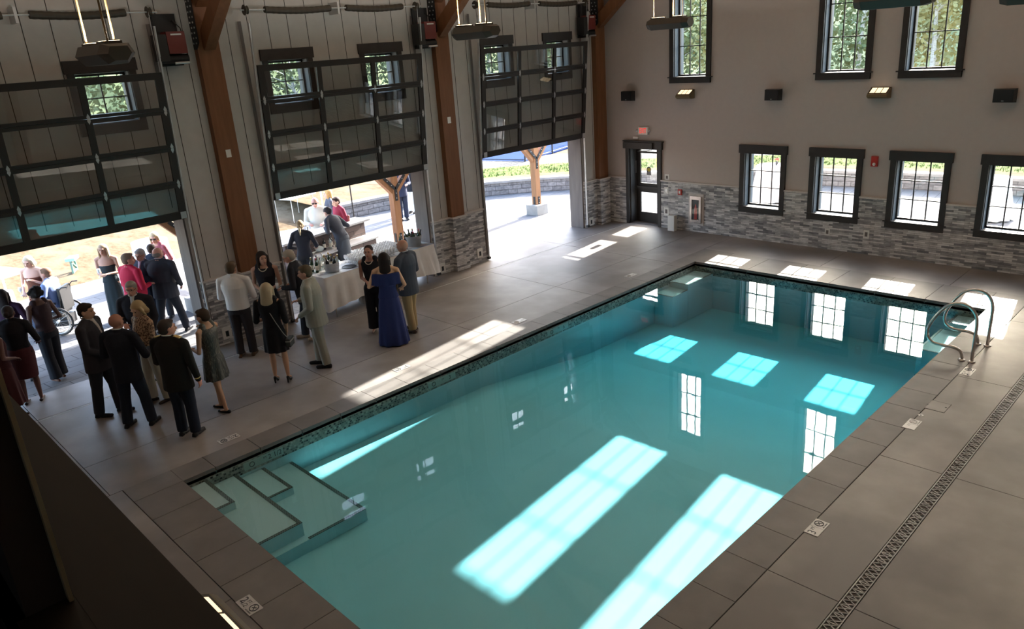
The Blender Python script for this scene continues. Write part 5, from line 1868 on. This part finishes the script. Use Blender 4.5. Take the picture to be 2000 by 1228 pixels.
# wooden barrel and bags under the table
for i, (u, v, lab) in enumerate(((.10, -.30, 'grey tub on the floor under the left half of the bar table'), (.16, .45, 'wooden crate on the floor under the white bar table'))):
    p = on_bar(u, v, 0)
    if i == 0:
        t = empty('storage_tub', p, 0, lab, 'tub')
        MB().lathe([(.001, 0), (.20, 0), (.22, .26), (.235, .27), (.001, .27)], n=20).build('bucket', 'concrete', t)
    else:
        t = empty('wooden_crate', p, .2, lab, 'crate')
        m_ = MB()
        for k2 in range(4):
            z0 = .01 + k2 * .08
            m_.box(-.2, .2, -.17, -.155, z0, z0 + .065).box(-.2, .2, .155, .17, z0, z0 + .065).box(-.2, -.185, -.155, .155, z0, z0 + .065).box(.185, .2, -.155, .155, z0, z0 + .065)
        m_.box(-.19, .19, -.16, .16, 0, .012)
        m_.build('slats', M['crate'], t)

# ------------------------------------------------------------------ outdoor stone counter
M['teal'] = mat('lamp_teal', (0.25, 0.45, 0.42), 0.5)
M['green_frame'] = mat('green_frame', (0.10, 0.20, 0.16), 0.5)
c0, c1 = Vector((-2.48, -9.35, 0)), Vector((-3.02, -6.55, 0))
cd = (c1 - c0); cl_ = cd.length
t = empty('outdoor_bar', (c0 + c1) / 2, math.atan2(cd.y, cd.x) - pi / 2, 'outdoor bar counter with pale granite top and dark stone base', 'bar counter')
t.location.z = 0
MB().box(-.12, .16, -cl_ / 2 + .12, cl_ / 2 - .12, 0, 1.02).build('base', 'counterbase', t)
MB().box(-.30, .26, -cl_ / 2, cl_ / 2, 1.02, 1.07).build('countertop', 'countertop', t)
MB().box(.12, .60, -cl_ / 2 + .2, cl_ / 2 - .2, 0, .62).build('shelf_base', 'counterbase', t)
MB().box(.10, .64, -cl_ / 2 + .15, cl_ / 2 - .15, .62, .66).build('lower_shelf', 'countertop', t)
Rc = Matrix.Rotation(t.rotation_euler.z, 3, 'Z')
ctr = Vector(t.location)
def on_c(u, v, z=1.072):
    return ctr + Rc @ Vector((u, v, z))
for u, v, m, lab in ((-.10, -.35, 'bolt', 'silver can on the outdoor counter before the white-shirted man'), (-.05, .98, 'darkred', 'dark red can at the right end of the outdoor counter')):
    t2 = empty('drink_can', on_c(u, v), 0, lab, 'can')
    MB().lathe([(.001, 0), (.028, 0), (.033, .012), (.033, .145), (.027, .16), (.001, .16)], n=14).build('can', m, t2, True)
for i, (u, v) in enumerate(((.3, -.25), (.38, -.12), (.28, .0), (.40, .06), (.30, .14))):
    bottle(on_c(u, v, .662), 'bottle on the low shelf behind the outdoor counter', ['bottle_dark', 'bottle_clear'][i % 2], 'black', group='bottles on the low shelf', h=.30)
t2 = empty('ice_bag', on_c(.34, -.45, .662), 0, 'crumpled clear plastic ice bag on the low shelf', 'bag')
rnd = random.Random(3)
MB().ell((0, 0, .07), (.09, .11, .07), 16, 10, fn=lambda p: p * (1 + .12 * sin(p.x * 60) * cos(p.y * 47 + p.z * 30))).build('bag', 'bottle_clear', t2, True)

# white canopy frame over the outdoor bar
t = empty('canopy_tent', (-3.2, -7.4, 0), 0, 'white canopy tent frame around the outdoor bar', 'tent')
for i, (x_, y_) in enumerate(((-2.95, 1.55), (-2.95, -2.6))):
    MB().tube([(x_ , y_, 0), (x_, y_, 2.6)], .022, 8).build('pole', 'white', t)
p0 = Vector((-1.22 , 1.50, 0))
MB().tube([(-1.25, 1.50, 0), (-1.25, 1.50, 2.6)], .020, 8).build('pole', 'steel_black', t)
MB().box(-3.0, -1.2, 1.47, 1.52, 2.5, 2.62).box(-3.0, -2.94, -2.6, 1.5, 2.36, 2.62).build('valance', 'cloth_out', t)

# folding table with cloth beyond the tent
t = empty('folding_table', (-9.6, -4.9, .0), radians(15), 'white folding table on the straw behind the canopy tent', 'table')
MB().box(-.45, .45, -.6, .6, .78, .82).build('tabletop', 'white', t)
for sx in (-.38, .38):
    for sy in (-.5, .5):
        MB().tube([(sx, sy, 0), (sx, sy, .78)], .014, 8).build('leg', 'bolt', t)
t = empty('flood_light', (-9.25, -12.0, 0), radians(-30), 'green floodlight stand on the straw beyond the patio', 'floodlight')
MB().box(-.22, .22, -.12, .12, .34, .42).build('lamp_head', M['teal'] if 'teal' in M else 'white', t)
fr = MB()
for s in (-1, 1):
    fr.beam((s * .19, 0, 0), (s * .17, 0, .34), .05, .05)
fr.beam((-.19, 0, .04), (.19, 0, .04), .05, .05).beam((-.17, 0, .10), (.15, 0, .30), .05, .04)
fr.build('frame', M['green_frame'], t)

# ------------------------------------------------------------------ porch with cedar posts along the left wall
for y, lab in ((-0.35, 'cedar patio post on a concrete block beyond the far opening'), (-5.75, 'cedar patio post with black Y brackets beyond the middle opening'), (-11.3, 'cedar patio post hidden behind the nearest pier'), (-16.9, 'cedar patio post past the left edge')):
    t = empty('patio_post', (-2.62, y, 0), 0, lab, 'timber post')
    MB().box(-.24, .24, -.24, .24, -.02, .30).build('footing', 'concrete', t)
    MB().box(-.10, .10, -.10, .10, .30, 2.5).build('shaft', 'timber_out', t)
    for s in (-1, 1):
        MB().beam((0, s * .05, 1.66), (0, s * .85, 2.50), .14, .16, (1, 0, 0)).build('brace', 'timber_out', t)
    MB().box(.101, .109, -.04, .04, .31, .55).build('bracket', 'steel_black', t)
    pl = MB()
    pl.box(.101, .109, -.045, .045, 1.42, 1.78)
    for s in (-1, 1):
        pl.beam((.106, 0, 1.72), (.106, s * .33, 2.06), .008, .085, (0, -s, 1))
    pl_ = pl.build('bracket', 'steel_black', t)
    for (py, pz) in ((0, .36), (0, .49), (0, 1.49), (0, 1.62), (.12, 1.845), (.24, 1.97), (-.12, 1.845), (-.24, 1.97)):
        MB().tube([(.108, py, pz), (.118, py, pz)], .014, 8).build('bolt', 'bolt', pl_)
    p2 = MB().box(-.04, .04, -.109, -.101, .31, .55).build('bracket', 'steel_black', t)
t = empty('porch_roof', (0, 0, 0), 0, 'porch roof and cedar beam outside the garage openings', 'porch roof')
MB().box(-2.72, -2.52, -17.5, 0.2, 2.5, 2.78).build('beam', 'timber_out', t)
rf = MB()
for y0, y1 in ((-3.9, -1.9), (-5.6, -4.5), (-17.5, -6.3)):
    rf.add([(-3.3, y0, 2.78), (-3.3, y1, 2.78), (-T - .02, y1, 3.5), (-T - .02, y0, 3.5), (-3.3, y0, 2.86), (-3.3, y1, 2.86), (-T - .02, y1, 3.58), (-T - .02, y0, 3.58)],
           [(0, 1, 2, 3), (7, 6, 5, 4), (0, 4, 5, 1), (1, 5, 6, 2), (2, 6, 7, 3), (3, 7, 4, 0)])
rf.build('roof_panel', 'ceiling', t)

# ------------------------------------------------------------------ ground outside
def poly(name, pts, z, m, kind='structure', th=0.05):
    n = len(pts)
    mb = MB().add([(p[0], p[1], z) for p in pts] + [(p[0], p[1], z - th) for p in pts],
                  [tuple(range(n)), tuple(range(2 * n - 1, n - 1, -1))] + [(i, i + n, (i + 1) % n + n, (i + 1) % n) for i in range(n)])
    o = mb.build(name, m)
    o['kind'] = kind
    return o
ARC = [(-7.95, -4.6), (-7.85, -2.6), (-7.3, -0.6), (-6.35, 1.05), (-5.2, 2.45), (-3.9, 3.6), (-2.2, 4.85), (-0.4, 5.95), (1.3, 6.75), (3.2, 7.35), (5.3, 7.75), (7.5, 7.95), (10.0, 7.85), (12.5, 7.4), (16, 6.6), (20, 5.6)]
poly('patio', [(-T, T), (-T, -19), (-7.2, -19), (-7.0, -15.6), (-7.7, -12.6), (-8.0, -9.5), (-8.6, -7.5), (-8.2, -4.6)] + ARC[1:] + [(20, T)], -0.012, 'paver')
# the wall, built as one curved run with a projecting cap
def curved(off0, off1, z0, z1):
    L, R = [], []
    for i, p in enumerate(ARC):
        a = Vector(ARC[max(i - 1, 0)] + (0,)); b = Vector(ARC[min(i + 1, len(ARC) - 1)] + (0,))
        d = (b - a).normalized()
        nrm = Vector((-d.y, d.x, 0))
        L.append(Vector(p + (0,)) + nrm * off0)
        R.append(Vector(p + (0,)) + nrm * off1)
    rings = [[Vector((l.x, l.y, z0)), Vector((r.x, r.y, z0)), Vector((r.x, r.y, z1)), Vector((l.x, l.y, z1))] for l, r in zip(L, R)]
    return MB().rings(rings)
t = empty('retaining_wall', (0, 0, 0), 0, 'low curved grey block retaining wall around the patio', 'garden wall')
curved(0.0, .28, -.02, .42).build('blocks', 'retwall', t)
curved(-.04, .34, .42, .50).build('cap', 'capstone', t)
big = poly('ground', [(-60, -40), (-7.0, -40), (-7.0, -15.6), (-7.7, -12.6), (-8.0, -9.5), (-8.6, -7.5), (-8.2, -4.6), (-8.6, -3.4), (-60, -1.5)], -0.02, 'straw')
# raised terrace behind the wall: bare strip, grass, gravel, court
def offs(o):
    r = []
    for i, p in enumerate(ARC):
        a = Vector(ARC[max(i - 1, 0)] + (0,)); b = Vector(ARC[min(i + 1, len(ARC) - 1)] + (0,))
        d = (b - a).normalized()
        r.append((p[0] - d.y * o, p[1] + d.x * o))
    return r
def band(name, o0, o1, z, m, i0=0, i1=99):
    a, b = offs(o0)[i0:i1], offs(o1)[i0:i1]
    mb = MB()
    n = len(a)
    mb.add([(p[0], p[1], z) for p in a] + [(p[0], p[1], z + .02) for p in b], [(i, i + 1, n + i + 1, n + i) for i in range(n - 1)])
    o = mb.build(name, m)
    return o
o = band('bare_strip', .30, 1.1, .455, 'straw'); struct(o)
o = band('straw_bank', 1.1, 9.0, .458, 'straw', 0, 3); struct(o)
o = band('lawn', 1.1, 3.4, .46, 'grass', 2); tag(o, 'strip of green and dry grass behind the retaining wall', 'grass', kind='stuff')
o = band('gravel_strip', 3.4, 6.0, .47, 'gravel', 2); struct(o)
bank = MB().add([(-7.85, -4.75, -.02), (-60, -9, -.02), (-60, -2, .445), (-9.0, -2.7, .445), (-8.0, -3.2, .43)], [(0, 4, 3, 2, 1)]).build('embankment', 'straw')
struct(bank)
far = poly('terrain', [(-60, -2), (-9.4, -3.0), (-9.0, 0.5), (-8, 5), (0, 12.5), (30, 12.5), (60, 12), (60, 90), (-60, 90)], .44, 'straw')
# tall grass tufts along the lawn
rnd = random.Random(11)
mb = MB()
pa, pb = offs(1.2), offs(3.3)
for i in range(2600):
    k_ = rnd.uniform(2.1, len(pa) - 1.01)
    i0 = int(k_); u = k_ - i0
    ax, ay = pa[i0][0] * (1 - u) + pa[i0 + 1][0] * u, pa[i0][1] * (1 - u) + pa[i0 + 1][1] * u
    bx_, by_ = pb[i0][0] * (1 - u) + pb[i0 + 1][0] * u, pb[i0][1] * (1 - u) + pb[i0 + 1][1] * u
    v = rnd.random()
    px, py = ax * (1 - v) + bx_ * v, ay * (1 - v) + by_ * v
    for j in range(4):
        a = rnd.uniform(0, 2 * pi); h_ = rnd.uniform(.03, .11); w_ = .010
        dx, dy = cos(a), sin(a)
        mb.add([(px - dy * w_, py + dx * w_, .46), (px + dy * w_, py - dx * w_, .46), (px + dx * h_ * .5, py + dy * h_ * .5, .46 + h_)], [(0, 1, 2)])
        px += rnd.uniform(-.05, .05); py += rnd.uniform(-.05, .05)
o = mb.build('grass_blades', 'grass'); tag(o, 'blades of rough grass growing behind the curved wall', 'grass', kind='stuff')

# blue court and its black fence
cc = Vector((-8.6, 5.3, 0))
d1 = Vector((-.97, -.24, 0)).normalized(); d2 = Vector((-.24, .97, 0)).normalized()
def cp3(u, v, z): 
    p = cc + d1 * u + d2 * v
    return (p.x, p.y, z)
o = poly('court_surface', [cp3(0, 0, 0)[:2], cp3(30, 0, 0)[:2], cp3(30, 30, 0)[:2], cp3(0, 30, 0)[:2]], .49, 'court'); 
t = empty('court_fence', (0, 0, 0), 0, 'black chain link fence with round posts along the blue court', 'fence')
for u, v in [(i * 2.6, 0) for i in range(0, 9)] + [(0, j * 2.4) for j in range(1, 9)]:
    MB().tube([cp3(u, v, .45), cp3(u, v, 3.4)], .035, 8).build('post', 'steel_black', t)
rl = MB()
for z_ in (.55, 3.35):
    rl.tube([cp3(0, 0, z_), cp3(21, 0, z_)], .02, 6).tube([cp3(0, 0, z_), cp3(0, 20, z_)], .02, 6)
rl.build('rail', 'steel_black', t)

# utility pole-ish white equipment and distant hill
hill = MB()
rings = []
pts = []
N_ = 60
for i in range(N_ + 1):
    a = radians(-100 + 200 * i / N_)
    for j, (rr, hh) in enumerate(((90, 0), (110, 6), (135, 13 + 3 * sin(i * .35)))):
        pass
vs, fs = [], []
prof = [(60, .4), (75, 6.0), (95, 11), (130, 16)]
for i in range(N_ + 1):
    a = radians(-20 + 220 * i / N_)
    for rr, hh in prof:
        vs.append((7 + rr * cos(a), rr * sin(a), hh * (1 + .25 * sin(i * .4) + .1 * sin(i * 1.7))))
for i in range(N_):
    for j in range(len(prof) - 1):
        a = i * len(prof) + j
        fs.append((a, a + len(prof), a + len(prof) + 1, a + 1))
struct(MB().add(vs, fs).build('hills', 'leaf'))

# ------------------------------------------------------------------ trees beyond the far wall and the garage side
def tree(x, y, hgt, r, seed, leaf, bark, label, cat='tree', dens=900, z0=.44, low=.15):
    rnd = random.Random(seed)
    t = empty('birch_tree' if bark == 'bark' else 'leafy_tree', (x, y, z0), 0, label, cat, 'trees around the hall')
    tr = MB()
    lean = rnd.uniform(-.3, .3)
    tr.tube([(0, 0, -.1), (lean * .3, .05, hgt * .35), (lean, .1, hgt * .7), (lean * 1.3, .1, hgt * .97)], [.16, .13, .08, .02], 8)
    br = []
    for i in range(14):
        zz = hgt * rnd.uniform(low + .1, .9)
        a = rnd.uniform(0, 2 * pi)
        L = r * rnd.uniform(.5, .95) * (1 - .5 * zz / hgt)
        e = Vector((lean * zz / hgt + L * cos(a), L * sin(a), zz + L * .55))
        tr.tube([(lean * zz / hgt, .06, zz), tuple((Vector((lean * zz / hgt, .06, zz)) + e) / 2 + Vector((0, 0, .1))), tuple(e)], [.045, .03, .01], 5)
        br.append(e)
    tr.build('trunk', bark, t)
    lf = MB()
    for i in range(dens):
        if rnd.random() < .6:
            e = rnd.choice(br)
            p = e + Vector((rnd.gauss(0, .5), rnd.gauss(0, .5), rnd.gauss(0, .5)))
        else:
            zz = hgt * rnd.uniform(low, 1.02)
            rr = r * math.sqrt(rnd.random()) * (1.05 - .7 * abs(zz / hgt - .5))
            a = rnd.uniform(0, 2 * pi)
            p = Vector((rr * cos(a), rr * sin(a), zz))
        s_ = rnd.uniform(.09, .20)
        a1 = Vector((rnd.gauss(0, 1), rnd.gauss(0, 1), rnd.gauss(0, 1))).normalized()
        a2 = a1.orthogonal().normalized()
        lf.add([p - a1 * s_, p + a2 * s_ * .6, p + a1 * s_, p - a2 * s_ * .6], [(0, 1, 2, 3)])
    lf.build('foliage', leaf, t)
rnd = random.Random(5)
ti = 0
kinds = [('leaf', 'bark', 'white-barked birch with loose green leaves beyond the tall windows'), ('leafy', 'bark', 'white-barked birch with yellowing leaves beyond the tall windows'),
         ('leaf', 'barkd', 'dense green tree with dark trunk beyond the tall windows')]
for row, (yy, hh) in enumerate(((27.0, 8.2), (33.5, 9.8))):
    for i in range(15):
        xx = -28 + i * 4.0 + rnd.uniform(-.3, .3) + row * 2.0
        kd = kinds[(i + row) % 3]
        tree(xx, yy + rnd.uniform(-.7, .7), hh * rnd.uniform(.9, 1.1), 2.1, 100 + ti, kd[0], kd[1], kd[2], dens=1900)
        ti += 1
for i in range(12):
    xx, yy = -32 + rnd.uniform(-.5, .5), -18 + i * 4.4
    kd = kinds[2] if i % 2 else kinds[0]
    tree(xx, yy, 7.5 * rnd.uniform(.85, 1.1), 2.4, 200 + i, kd[0], kd[1], 'green tree beyond the straw ground west of the hall', dens=1300, z0=-.02 if yy < 0 else .44)
